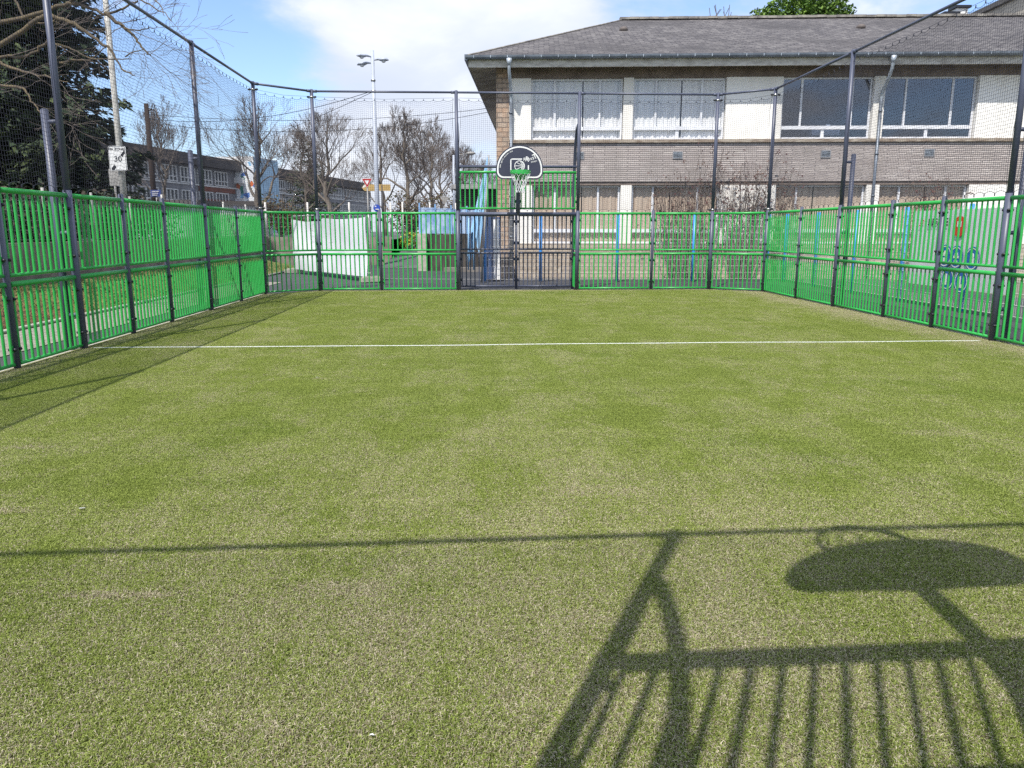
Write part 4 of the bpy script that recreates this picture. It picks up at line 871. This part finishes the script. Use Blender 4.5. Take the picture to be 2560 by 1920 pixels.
def bare_tree(px, pybase, pytop, Y, zb, seed, label, width, r=.3, lv=6, trunk=.26, up=.55, minr=.009, spread=1., group='bare street trees'):
    b_ = at(px, pybase, Y); tp_ = at(px, pytop, Y); H = tp_.z-zb; e = empty('bare_tree', (b_.x, Y, zb), label, 'tree', group=group); rs = random.Random(seed); r *= .58
    gT, gC = MB(), MB(); n = 10; ax = [V((0, 0, -.3))]; wx = rs.uniform(-.05, .05)
    for i in range(1, n+1): ax.append(V((wx*H*i/n+rs.gauss(0, .012)*H, rs.gauss(0, .012)*H, H*.86*i/n)))
    rr_ = [r*(1.25 if i == 0 else 1)*(1-.86*(i/n)**1.1) for i in range(n+1)]; gT.tube(ax, rr_, 8); k = int(13*spread); a0 = rs.uniform(0, 6)
    for i in range(k):
        f = trunk+(.95-trunk)*(i/(k-1))**.9; q = f*n*.86/.86*.999; q = min(n-.001, f*n); ia = int(q); p = ax[ia].lerp(ax[ia+1], q-ia); rp_ = rr_[ia]
        a = a0+i*2.4+rs.uniform(-.4, .4); tilt = (1.18-.75*f)*rs.uniform(.8, 1.15)*(.75+.25*width); d = V((sin(tilt)*cos(a), sin(tilt)*sin(a), cos(tilt)))
        L = H*(.30*(1-f)+.09)*width*rs.uniform(.75, 1.15); grow(gT, gC, p, d, L*.62, max(.02, rp_*rs.uniform(.42, .62)), 4 if f < .8 else 3, rs, spread, up, minr, (2, 3), .42)
    zmax = max(v[2] for v in gC.v); M = Matrix.Diagonal((1, 1, H/zmax, 1)); gT.xf(M); gC.xf(M); gT.build('trunk', BARK, e); gC.build('crown', TWIG, e); return e
bare_tree(421, 520, 232, 60, 1.0, 1, 'bare tree with upright leader in front of the grey block, right of the brown pole', .95, .30, 6)
bare_tree(641, 540, 222, 55, 1.0, 2, 'large bare tree with wide drooping limbs in front of the mural', 1.25, .42, 6, up=.45)
bare_tree(768, 540, 300, 58, 1.0, 3, 'slim bare tree left of centre, behind the left corner posts', .9, .26, 6)
bare_tree(822, 540, 268, 52, 1.0, 5, 'bare tree with forked trunk between the corner post and the lamp mast', 1.15, .34, 6, trunk=.22)
bare_tree(962, 540, 300, 60, 1.0, 8, 'bare tree with leaning forked trunk immediately right of the lamp mast', 1.1, .30, 6, trunk=.20)
bare_tree(1022, 545, 262, 58, 1.0, 13, 'tallest bare tree of the clump right of the lamp mast', 1.05, .36, 6, minr=.012)
bare_tree(1086, 545, 278, 62, 1.0, 21, 'bare tree at the right of the clump, beside the tall goal post', 1.1, .34, 6, minr=.012)
bare_tree(1160, 545, 350, 66, 1.0, 34, 'small bare tree seen between the goal post and the stone pier', 1.1, .26, 6)
bare_tree(1215, 545, 395, 70, 1.0, 55, 'smallest bare tree against the stone pier', 1.1, .24, 5)
bare_tree(1105, 545, 330, 75, 1.0, 61, 'faint bare tree behind the clump, near the small street lamp', 1.2, .3, 6)
def leafcloud(g, blobs, n, size, rs, aspect=.5, cols=2, flat=.5):
    tw = sum(b[1]**2*max(.2, b[2]) for b in blobs)
    for c, r_, f in blobs:
        for i in range(int(n*r_*r_*max(.2, f)/tw)):
            u_ = V((rs.gauss(0, 1), rs.gauss(0, 1), rs.gauss(0, 1))).normalized()*r_*rs.random()**.38; p = V(c)+V((u_.x, u_.y, u_.z*f)); s_ = size*rs.uniform(.6, 1.3)
            a = V((rs.gauss(0, 1), rs.gauss(0, 1), rs.gauss(0, flat))).normalized()*s_; b_ = V((rs.gauss(0, 1), rs.gauss(0, 1), rs.gauss(0, flat))); b_ = (b_-a*(b_.dot(a)/a.dot(a))).normalized()*s_*aspect
            g.cur = rs.randrange(cols); g.quad(p-a-b_*.3, p-b_, p+a, p+b_)
# brown hedge masses under the clump (winter beech)
HB = [mat('dead_beech_leaf', (.16, .095, .045), .9, .3, 2), mat('olive_twig_leaf', (.10, .095, .04), .9, .3, 2)]
for i, (px, Y, r_, lab) in enumerate(((1028, 52, 1.5, 'brown-leaved winter shrub under the tallest tree of the clump'), (1080, 54, 1.6, 'brown-leaved winter shrub beside the tall left goal post'), (700, 50, 1.4, 'brown-green winter shrub behind the first corner post'), (1150, 50, 1.3, 'low olive shrub between the goal post and the brick wing'))):
    q = at(px, 540, Y); e = empty('winter_shrub', (q.x, Y, 1.0), lab, 'shrub', group='winter shrubs by the street'); rs = random.Random(70+i); g = MB()
    leafcloud(g, [((rs.uniform(-1, 1)*r_*.5, rs.uniform(-1, 1)*r_*.5, r_*rs.uniform(.5, 1.5)), r_*.62, 1.) for _ in range(7)], 2600, .085, rs); g.build('foliage', HB, e)
    g = MB()
    for k in range(14): a = rs.uniform(0, 6.3); g.tube([(0, 0, 0), (cos(a)*r_*.4, sin(a)*r_*.4, r_*1.0), (cos(a)*r_*.7, sin(a)*r_*.7, r_*2.0)], [.05, .03, .01], 4, False)
    g.build('stems', TWIG, e)
# conifers
def conifer(x, Y, zb, H, Rb, seed, label, mats, layers=34, per=15, leaf=.16, group=None, dens=34, droop=.25, zmin=.04):
    e = empty('conifer', (x, Y, zb), label, 'tree', group=group); rs = random.Random(seed); g = MB(); g.tube([(0, 0, -.2), (0, 0, H*.5), (0, 0, H)], [H*.022, H*.014, .02], 8); g.build('trunk', BARK, e); g = MB(); b2 = MB()
    for i in range(layers):
        f = zmin+(1-zmin)*(i/layers)**1.0; z = H*f; R_ = Rb*(1-f)**.75*rs.uniform(.85, 1.12)+.25; n = max(5, int(per*(1-f)**.5))
        for k in range(n):
            a = rs.uniform(0, 2*pi); L = R_*rs.uniform(.7, 1.12); d = V((cos(a), sin(a), 0)); sd_ = V((-sin(a), cos(a), 0)); z0 = z+rs.uniform(-.3, .3)
            def B(t_): return d*(L*t_)+V((0, 0, z0-droop*L*t_*t_*.9+.14*L*t_**3*1.6))
            b2.tube([B(0), B(.5), B(1)], [.04, .025, .008], 3, False)
            m_ = int(dens*(L/Rb)+4)
            for q in range(m_):
                t_ = 1-(rs.random()**1.6)*.92; p = B(t_)+sd_*rs.gauss(0, .17*L*(1.15-t_)+.05)+V((0, 0, rs.gauss(-.06, .07)))
                u_ = (d*rs.uniform(.3, 1)+sd_*rs.uniform(-1, 1)+V((0, 0, rs.uniform(-.7, .15)))).normalized()*leaf*rs.uniform(.7, 1.6); w_ = u_.cross(V((rs.gauss(0, .5), rs.gauss(0, .5), 1))).normalized()*leaf*rs.uniform(.22, .42)
                g.cur = rs.choice((0, 0, 1)); g.quad(p-u_*.5-w_*.4, p-w_, p+u_, p+w_)
    b2.build('branches', BARK, e); g.build('foliage', mats, e); return e
CM = [mat('conifer_needle', (.028, .050, .018), .8, .4, 1.5), mat('conifer_tip', (.075, .105, .030), .8, .4, 1.5)]
q = at(70, 480, 27); conifer(q.x, 27, 1.1, 19, 3.55, 4, 'huge dark conifer with drooping boughs at the left, behind the number 30 sign', CM, layers=56, per=24, leaf=.19, dens=105)
q = at(-190, 480, 33); conifer(q.x, 33, 1.1, 13, 4.6, 14, 'second dark conifer at the far left edge of the picture', CM, layers=40, per=20, leaf=.24, dens=70)
q = at(776, 480, 66); conifer(q.x, 66, 1.0, 8.2, 2.7, 6, 'small dark conifer behind the second corner post, before the grey block', CM, layers=24, per=14, leaf=.22, dens=20)
# chestnut behind the roof
CG = [mat('spring_leaf', (.16, .27, .035), .7, .2, 1), mat('spring_leaf_dark', (.075, .15, .022), .7, .2, 1)]
def crown(px, py, Y, blobs, n, size, label, zb=0):
    q = at(px, py, Y); e = empty('leafy_tree', (q.x, Y, zb), label, 'tree'); rs = random.Random(int(px)); H = q.z-zb; g = MB(); g.tube([(0, 0, 0), (0, 0, H*.5), (.3, 0, H)], [.4, .3, .15], 8)
    for b_ in blobs: g.tube([(0, 0, H*.55), (b_[0][0]*.6, b_[0][1]*.5, H+b_[0][2]*.6-.8), (b_[0][0], b_[0][1], H+b_[0][2])], [.16, .1, .03], 5, False)
    g.build('trunk', BARK, e); g = MB(); leafcloud(g, [((b_[0][0], b_[0][1], H+b_[0][2]), b_[1], b_[2]) for b_ in blobs], n, size, rs, .55); g.build('crown', CG, e)
crown(2020, 45, 50, [((-2.6, 0, -.2), 1.1, .8), ((-1.1, .5, .5), 1.35, .8), ((.6, -.5, .75), 1.4, .75), ((1.9, .4, .25), 1.1, .8), ((-3.5, 0, -.3), .5, .7), ((2.9, 0, -.45), .7, .7), ((4.1, 0, -.35), .55, .6), ((0, 0, -.8), 2.4, .7), ((-.2, .4, 1.15), .7, .6)], 12000, .115, 'bright green leafy tree crown showing above the school roof ridge')
q = at(1797, 44, 46); e = empty('bare_bush', (q.x, 46, q.z-3), 'tiny bare twigs poking above the middle of the roof ridge', 'bush'); g = MB(); rs = random.Random(3)
for k in range(10): x = rs.uniform(-.8, .8); g.tube([(x, 0, 0), (x+rs.uniform(-.2, .2), 0, 2.6), (x+rs.uniform(-.5, .5), 0, 3.2+rs.random()*.5)], .02, 3, False)
g.build('stems', TWIG, e)
# overhanging bare branches of a tree out of frame, top left
nb_ = empty('bare_tree', (-15.5, 15.5, 1.1), 'lichen-covered bare branches reaching in from the top left over the conifer', 'tree'); gT, gC = MB(), MB(); rs = random.Random(42)
LICH = mat('lichen_bark', (.085, .068, .05), .95, c2=(.15, .115, .06), vs=4, bump=.4, bs=30)
gT.tube([(0, 0, -.3), (.1, 0, 2), (-.1, .2, 5), (.2, .1, 9)], [.34, .27, .22, .12], 10)
O_ = V((-15.5, 15.5, 1.1))
def br(pxs, Y0, Y1, r0, r1, src=None, tw=1.0):
    k = len(pxs); P_ = [at(px, py, Y0+(Y1-Y0)*i/(k-1))-O_ for i, (px, py) in enumerate(pxs)]; Q = []
    for i in range(k-1):
        for s_ in range(4):
            t_ = s_/4; p0, p1, p2, p3 = P_[max(0, i-1)], P_[i], P_[i+1], P_[min(k-1, i+2)]
            Q.append(.5*((2*p1)+(p2-p0)*t_+(2*p0-5*p1+4*p2-p3)*t_*t_+(3*p1-p0-3*p2+p3)*t_**3)+V((rs.gauss(0, .012), 0, rs.gauss(0, .012))))
    Q.append(P_[-1]); 
    if src is not None: Q = [src]+Q
    n = len(Q); rr_ = [r0+(r1-r0)*i/(n-1) for i in range(n)]; gT.tube(Q, rr_, 7, False)
    for i in range(3, n):
        if rs.random() < .15*tw:
            d = (Q[i]-Q[i-1]).normalized(); nd = (d+V((rs.gauss(0, .5), rs.gauss(0, .25), rs.gauss(0, .7)))).normalized(); grow(gT, gC, Q[i], nd, rs.uniform(.4, .9), max(.005, rr_[i]*.3), 2, rs, .9, .05, .0032)
tr = V((.1, .1, 6.2)); tr2 = V((0, .1, 4.4)); tr3 = V((.1, .1, 7.6))
br([(-60, 60), (60, 45), (140, 18), (180, 8), (235, 22), (265, 36), (310, 20), (345, 2)], 14.5, 14.5, .042, .014, tr)
br([(265, 36), (300, 62), (330, 86), (352, 112), (368, 132), (376, 140)], 14.5, 14.2, .035, .007)
br([(-60, 150), (40, 90), (110, 40), (175, 55), (215, 80), (250, 105), (275, 122), (290, 150), (312, 178), (336, 188)], 14, 13.6, .045, .009, tr)
br([(-60, 70), (20, 50), (90, 42), (150, 60)], 15, 15, .03, .012, tr)
br([(-80, 150), (20, 142), (75, 138), (110, 112), (150, 112), (190, 128), (235, 148), (280, 150), (330, 148)], 14.2, 13.8, .03, .006, tr2)
br([(150, 158), (200, 150), (232, 145), (265, 118)], 14.2, 14.0, .022, .008)
br([(-70, 110), (10, 160), (60, 180), (130, 196), (170, 205)], 13.8, 13.4, .035, .007, tr2)
br([(-70, 200), (30, 215), (60, 225), (80, 255), (100, 280), (118, 300)], 13.6, 13.2, .028, .005, tr2)
br([(180, 5), (200, -30), (260, -60), (330, -90)], 14.5, 14, .04, .015)
br([(-60, -10), (30, -5), (60, 40), (120, 60), (150, 30)], 14.8, 14.4, .028, .009, tr3)
br([(250, -60), (330, -10), (370, 10), (410, 35), (430, 55)], 14.2, 13.8, .02, .004)
br([(330, -90), (355, -30), (400, 10), (412, 40)], 14.2, 13.8, .02, .004)
br([(300, 62), (335, 75), (375, 72), (395, 66)], 14.4, 14.0, .014, .004)
br([(312, 140), (345, 125), (375, 130)], 14, 13.8, .012, .004)
gT.build('trunk', LICH, nb_); gC.build('crown', TWIG, nb_)
# dark hedge behind the mesh fence on the left wall
for k, (y0, y1, lab) in enumerate(((5, 16, 'dark clipped hedge behind the wall fence at the far left'), (16.6, 27, 'dark hedge at the foot of the huge conifer'))):
    e = empty('hedge', (xl(-10.6, y0), y0, 1.1), lab, 'hedge', group='dark hedges on the wall'); g = MB(); rs = random.Random(k+80)
    leafcloud(g, [((rs.uniform(-.4, .4)-.0465*yy, yy, rs.uniform(.4, .9)), .75, 1.) for yy in [i*.55 for i in range(int((y1-y0)/.55))]], 9000, .07, rs, .5); g.build('foliage', [mat('hedge_leaf', (.022, .030, .014), .8, .4, 2), mat('hedge_twig', (.06, .045, .03), .8, .3, 2)], e)
    g = MB()
    for i in range(int((y1-y0)/1.1)): g.tube([(-.0465*i*1.1, i*1.1, 0), (-.0465*i*1.1+.1, i*1.1, .9)], .03, 5)
    g.build('stems', TWIG, e)
# bare shrubs in front of the school
BR = [mat('red_brown_leaf', (.085, .030, .028), .8, .3, 3), mat('dry_brown_leaf', (.12, .07, .05), .8, .3, 3)]
def facade_shrub(px, pytop, Y, hw, n, lean, label, seed):
    q = at(px, 560, Y); H = at(px, pytop, Y).z; e = empty('bare_shrub', (q.x, Y, 0), label, 'shrub', group='bare shrubs below the school windows'); rs = random.Random(seed); g = MB(); l_ = MB()
    for i in range(n):
        a = rs.uniform(0, 2*pi); r_ = hw*rs.random()**.6; L = H*rs.uniform(.55, 1.0); tip = V((cos(a)*r_+lean*L*.18, sin(a)*r_*.4, L)); b0 = V((cos(a)*.2, sin(a)*.12, 0)); mid = b0.lerp(tip, .5)+V((rs.gauss(0, .12), rs.gauss(0, .06), 0))
        pts = [b0, b0.lerp(mid, .6), mid, mid.lerp(tip, .5)+V((rs.gauss(0, .06), 0, 0)), tip]; g.tube(pts, [.013, .011, .008, .006, .004], 4, False)
        for k in range(5):
            p = pts[2].lerp(tip, rs.random()); t2 = p+V((rs.gauss(0, .22), rs.gauss(0, .1), rs.uniform(.08, .45))); g.tube([p, (p+t2)/2+V((rs.gauss(0, .03), 0, 0)), t2], .0035, 3, False)
            if rs.random() < .75:
                for m_ in range(rs.randint(1, 4)):
                    c = t2+V((rs.gauss(0, .04), rs.gauss(0, .04), rs.gauss(0, .04))); u_ = V((rs.gauss(0, 1), rs.gauss(0, 1), rs.gauss(0, 1))).normalized()*.042; w_ = u_.orthogonal().normalized()*.026; l_.cur = rs.randrange(2); l_.quad(c-u_, c+w_, c+u_, c-w_)
    g.build('stems', TWIG, e); l_.build('leaves', BR, e)
facade_shrub(1700, 425, 25.35, 1.05, 55, -.2, 'bare reddish shrub in front of the second ground floor window', 1)
facade_shrub(1760, 345, 25.3, .55, 26, .2, 'tall thin bare shrub left of the slim right post, rising over the stone band', 2)
facade_shrub(1850, 385, 25.3, 1.0, 75, .5, 'dense bare shrub against the white ground floor wall panel', 3)
facade_shrub(1950, 400, 25.1, .6, 30, .5, 'bare shrub at the corner of the mesh fence', 4)
facade_shrub(2320, 445, 24.6, .95, 60, .3, 'bare shrub above the right fence, before the last ground floor window', 5)
q = at(1030, 575, 40); e = empty('yellow_bush', (q.x, 40, .5), 'small green bush with yellow flowers beside the blue boards', 'bush'); g = MB(); leafcloud(g, [((0, 0, .5), .7, .8), ((.7, 0, .4), .5, .8)], 1500, .06, random.Random(5), .5, 3); g.build('foliage', CG+[mat('yellow_flower', (.6, .5, .04), .7)], e); g = MB(); g.tube([(0, 0, -.3), (0, 0, .5)], .04, 5); g.build('stems', TWIG, e)

# ---------------------------------------------------------------- poles, signs, lamps
def pole_pts(pxb, pyb, Y): q = at(pxb, pyb, Y); return q.x
MAST = mat('mast_paint', (.42, .46, .53), .45, .15, 2); 
x = pole_pts(944, 535, 34); lm = empty('lamp_mast', (x, 34, 0), 'tall white street lamp mast with three lamp heads left of the goal', 'street lamp'); zt2 = at(923, 126, 34).z
g = MB(); g.tube([(0, 0, 0), (0, 0, 3), (0, 0, zt2)], [.115, .10, .07], 16); g.build('mast', MAST, lm)
for a, dz in ((215, -.26), (165, -.50), (-12, -.38)):
    d = V((cos(R(a)), sin(R(a)), 0)); g = MB(); g.tube([d*.05+V((0, 0, zt2+dz)), d*.25+V((0, 0, zt2+dz+.03)), d*.42+V((0, 0, zt2+dz)), d*.6+V((0, 0, zt2+dz+.01)), d*.7+V((0, 0, zt2+dz-.03))], [.025, (.045, .08), (.075, .14), (.07, .12), .02], 10); o = g.build('lamp_head', MAST, lm)
    g = MB(); c = d*.48+V((0, 0, zt2+dz-.07)); g.ball(c, .09, 10, 5, (1, 1, .6)); g.build('lens', mat('lamp_lens', (.7, .72, .72), .2), o)
g = MB(); g.tube([(0, 0, zt2-1.2), (0, 0, zt2-1.14)], .1, 12); g.tube([(0, 0, zt2-1.62), (0, 0, zt2-1.56)], .105, 12); g.build('band', STEEL, lm)
MX = V((x, 34, 0))
x = pole_pts(310, 490, 23); sp_ = empty('lamp_post', (x, 23, 1.1), 'pale grey concrete lamp post rising out of the picture before the dark conifer', 'lamp post'); g = MB(); g.tube([(0, 0, 0), (0, 0, 4), (0, 0, 9)], [.095, .08, .06], 14); g.build('post', mat('pale_post', (.62, .60, .54), .8, .35, 6), sp_)
g = MB(); g.tube([(0, 0, 8.8), (.3, 0, 9.3), (1.2, 0, 9.5)], .035, 8); g.ball((1.5, 0, 9.5), .3, 10, 5, (1, .5, .3)); g.build('lamp_arm', MAST, sp_)
# zone sign
q = at(294, 396, 22.85); zs2 = empty('zone_sign', (q.x, 22.85, q.z), 'white end of zone 30 sign with black diagonal bars on the pale lamp post', 'road sign', R(8)); w_, h_ = .235, .34
def rr2(w_, h_, r_, n=5): return [(sx*(w_-r_)+r_*cos(a), sy*(h_-r_)+r_*sin(a)) for sx, sy, a0 in ((1, 1, 0), (-1, 1, pi/2), (-1, -1, pi), (1, -1, 1.5*pi)) for a in [a0+pi/2*i/n for i in range(n+1)]]
ST = Matrix.Rotation(pi/2, 4, 'X'); g = MB(); g.prism(rr2(w_, h_, .05), -.02, ST); bd = g.build('plate', WHITE, zs2); g = MB(); g.ring(rr2(w_-.012, h_-.012, .04), rr2(w_-.022, h_-.022, .035), .003, ST); g.build('border', BLACK, bd)
for pts_ in (((.077, .09), (.133, .035), (.20, .14), (.20, .235)), ((-.107, -.178), (-.175, -.26), (-.175, -.315), (-.107, -.315), (-.05, -.228))): g = MB(); g.quad(*[ST @ V((a, b, .003)) for a, b in pts_]); g.build('diagonal_bar', BLACK, bd)
text('30', .21, ST @ Matrix.Translation((.01, -.02, .003)), BLACK, bd, bold=.003); text('FIN ZONE', .095, ST @ Matrix.Translation((-.02, .25, .003)), BLACK, bd, bold=.002)
q = at(293, 443, 23.3); ps = empty('traffic_sign', (q.x, 23.3, q.z), 'blank grey back of a square sign below the zone 30 sign', 'road sign'); g = MB(); g.prism(rr2(.24, .24, .03), -.02, ST); g.build('plate', GP, ps); g = MB(); g.tube([(-.1, .03, -1.6), (-.1, .03, .25)], .03, 8); g.build('post', GP, ps)
# brown pole
q = at(386, 500, 40); q2 = at(357.6, 259, 40); bpole = empty('utility_pole', (q.x, 40, 1.1), 'dark brown wooden utility pole behind the left net', 'pole'); g = MB(); g.tube([(0, 0, -.1), (0, 0, q2.z-1.1)], [.15, .11], 10); g.build('pole', mat('creosote_wood', (.045, .03, .024), .9, .4, 3, stretch=(4, 4, .5)), bpole)
g = MB(); g.tube([(0, 0, q2.z-1.45), (.25, -.1, q2.z-1.4)], .03, 6); g.ball((.28, -.1, q2.z-1.38), .06, 8, 4); g.build('insulator', BLACK, bpole); PT_ = V((q.x, 40, q2.z-.3))
def cable(a, b, dip, label, r=.012):
    a, b = V(a), V(b); g = MB(); g.tube([a.lerp(b, i/24)+V((0, 0, -dip*4*(i/24)*(1-i/24))) for i in range(25)], r, 4, False); o = g.build('overhead_cable', BLACK); tag(o, label, 'cable', 'overhead cables')
cable(MX+V((-.1, 0, zt2-1.6)), PT_+V((0, 0, -.4)), .55, 'upper cable running from the lamp mast down to the brown pole'); cable(MX+V((-.1, 0, zt2-1.65)), (-26, 60, 6.5), .5, 'lower cable leaving the lamp mast towards the left trees')
cable(PT_+V((0, 0, -.2)), at(1243, 268, 42), .45, 'long level cable from the brown pole to the left end of the school'); cable(PT_+V((0, 0, -.6)), at(1243, 276, 42), .7, 'lowest long cable passing in front of the bare trees')
# small signs
def plate(name, px, py, Y, pts, m, label, cat, postlen=2., postm=GP, rz=0, pr=.03, px_off=0.):
    q = at(px, py, Y); e = empty(name, (q.x, Y, q.z), label, cat, rz); g = MB(); g.prism(pts, -.02, ST); o = g.build('plate', m, e); g = MB(); g.tube([(px_off, .04, -postlen), (px_off, .04, .1)], pr, 8); g.build('post', postm, e); return e, o
tri = lambda k: [(-.40*k, .26*k), (0, -.44*k), (.40*k, .26*k)]
e, o = plate('yield_sign', 917.5, 455, 33, tri(.55), WHITE, 'red and white triangular give way sign left of the lamp mast', 'road sign', 3.0)
g = MB(); g.ring(tri(.51), tri(.25), .003, ST); g.build('red_border', mat('sign_dark_red', (.42, .02, .02), .5), o)
e, o = plate('direction_sign', 939, 469, 35.6, [(-.62, 0), (-.50, .14), (.66, .14), (.66, -.14), (-.50, -.14)], mat('ochre_sign', (.50, .34, .12), .6, .15, 3), 'blank ochre arrow sign pointing left behind the give way sign', 'road sign', 2.6, BLACK, px_off=.28, pr=.05)
g = MB(); g.quad(*[ST @ V((a, b, .003)) for a, b in ((-.60, 0), (-.50, .12), (-.40, .12), (-.50, 0))]); g.build('tip', WHITE, o)
e, o = plate('round_sign', 942, 520, 32, [(.14*cos(2*pi*i/24), .14*sin(2*pi*i/24)) for i in range(24)], mat('sign_royal_blue', (.02, .07, .42), .5), 'small round blue sign with white mark at the foot of the lamp mast', 'road sign', 1.5)
g = MB(); g.quad(*[ST @ V((a, b, .003)) for a, b in ((-.09, .05), (-.02, .04), (-.03, .07), (.0, .09), (-.06, .09))]); g.box((.01, -.022, -.05), (.14, .004, .035)); g.build('emblem', WHITE, o)
e, o = plate('info_sign', 389.5, 483, 27, [(-.17, -.11), (.17, -.11), (.17, .11), (-.17, .11)], mat('sign_navy', (.04, .07, .24), .5, .1, 3), 'small blue lettered plate behind the left fence, right of the brown pole', 'sign', 1.2, px_off=.0)
for k in range(3): g = MB(); g.bx(-.12, .12-.03*k, -.024, -.0215, .05-.06*k, .068-.06*k); g.build('text_line', WHITE, o)
e, o = plate('sign_back', 1111.5, 500, 42, [(-.25, .18), (0, -.26), (.25, .18)], GP, 'grey back of a small triangular sign above the blue boards', 'road sign', 2.2)
q = at(1135, 470, 44); e = empty('street_lamp', (q.x, 44, 1.0), 'slim street lamp with single arm just right of the tall goal post', 'street lamp'); zt3 = at(1130, 388, 44).z-1; g = MB(); g.tube([(0, 0, 0), (0, 0, zt3)], [.10, .06], 10); g.build('mast', MAST, e)
g = MB(); g.tube([(0, 0, zt3-.05), (.4, 0, zt3+.02), (.75, 0, zt3+.08)], .025, 6); g.build('arm', GP, e); g = MB(); g.ball((.95, 0, zt3+.1), .26, 10, 5, (1, .45, .35)); g.build('lamp_head', GP, e)
q = at(130, 576, 15.0); g = MB(); g.box((0, 0, 0), (.02, .26, .13)); o = g.build('name_plate', WHITE); o.location = (xl(-9.35, 15)+.16, 15, q.z); o.rotation_euler = (0, 0, .05); tag(o, 'small white plate fixed low on the mesh fence at the left', 'sign')
g = MB(); g.box((.012, .02, 0), (.004, .12, .05)); g.build('text_block', BLACK, o)
# small litter on the turf
LW = mat('litter_white', (.75, .75, .73), .8)
for i, (px, py, s_, lab) in enumerate(((795, 947, .018, 'pale scrap of paper on the turf left of centre, before the white line'), (206, 1278, .018, 'tiny white scrap on the turf at the left above the pole shadow'), (930, 1850, .006, 'tiny white pebble on the turf near the bottom'))):
    q = gnd(px, py); g = MB(); rs = random.Random(i); g.quad(*[(s_*1.4*cos(a)*rs.uniform(.7, 1.2), s_*.6*sin(a)*rs.uniform(.6, 1.2), .012+rs.uniform(0, .006)) for a in [k*pi/3 for k in range(6)]]); o = g.build('paper_scrap', LW); o.location = (q.x, q.y, .004); tag(o, lab, 'litter', 'scraps on the turf')
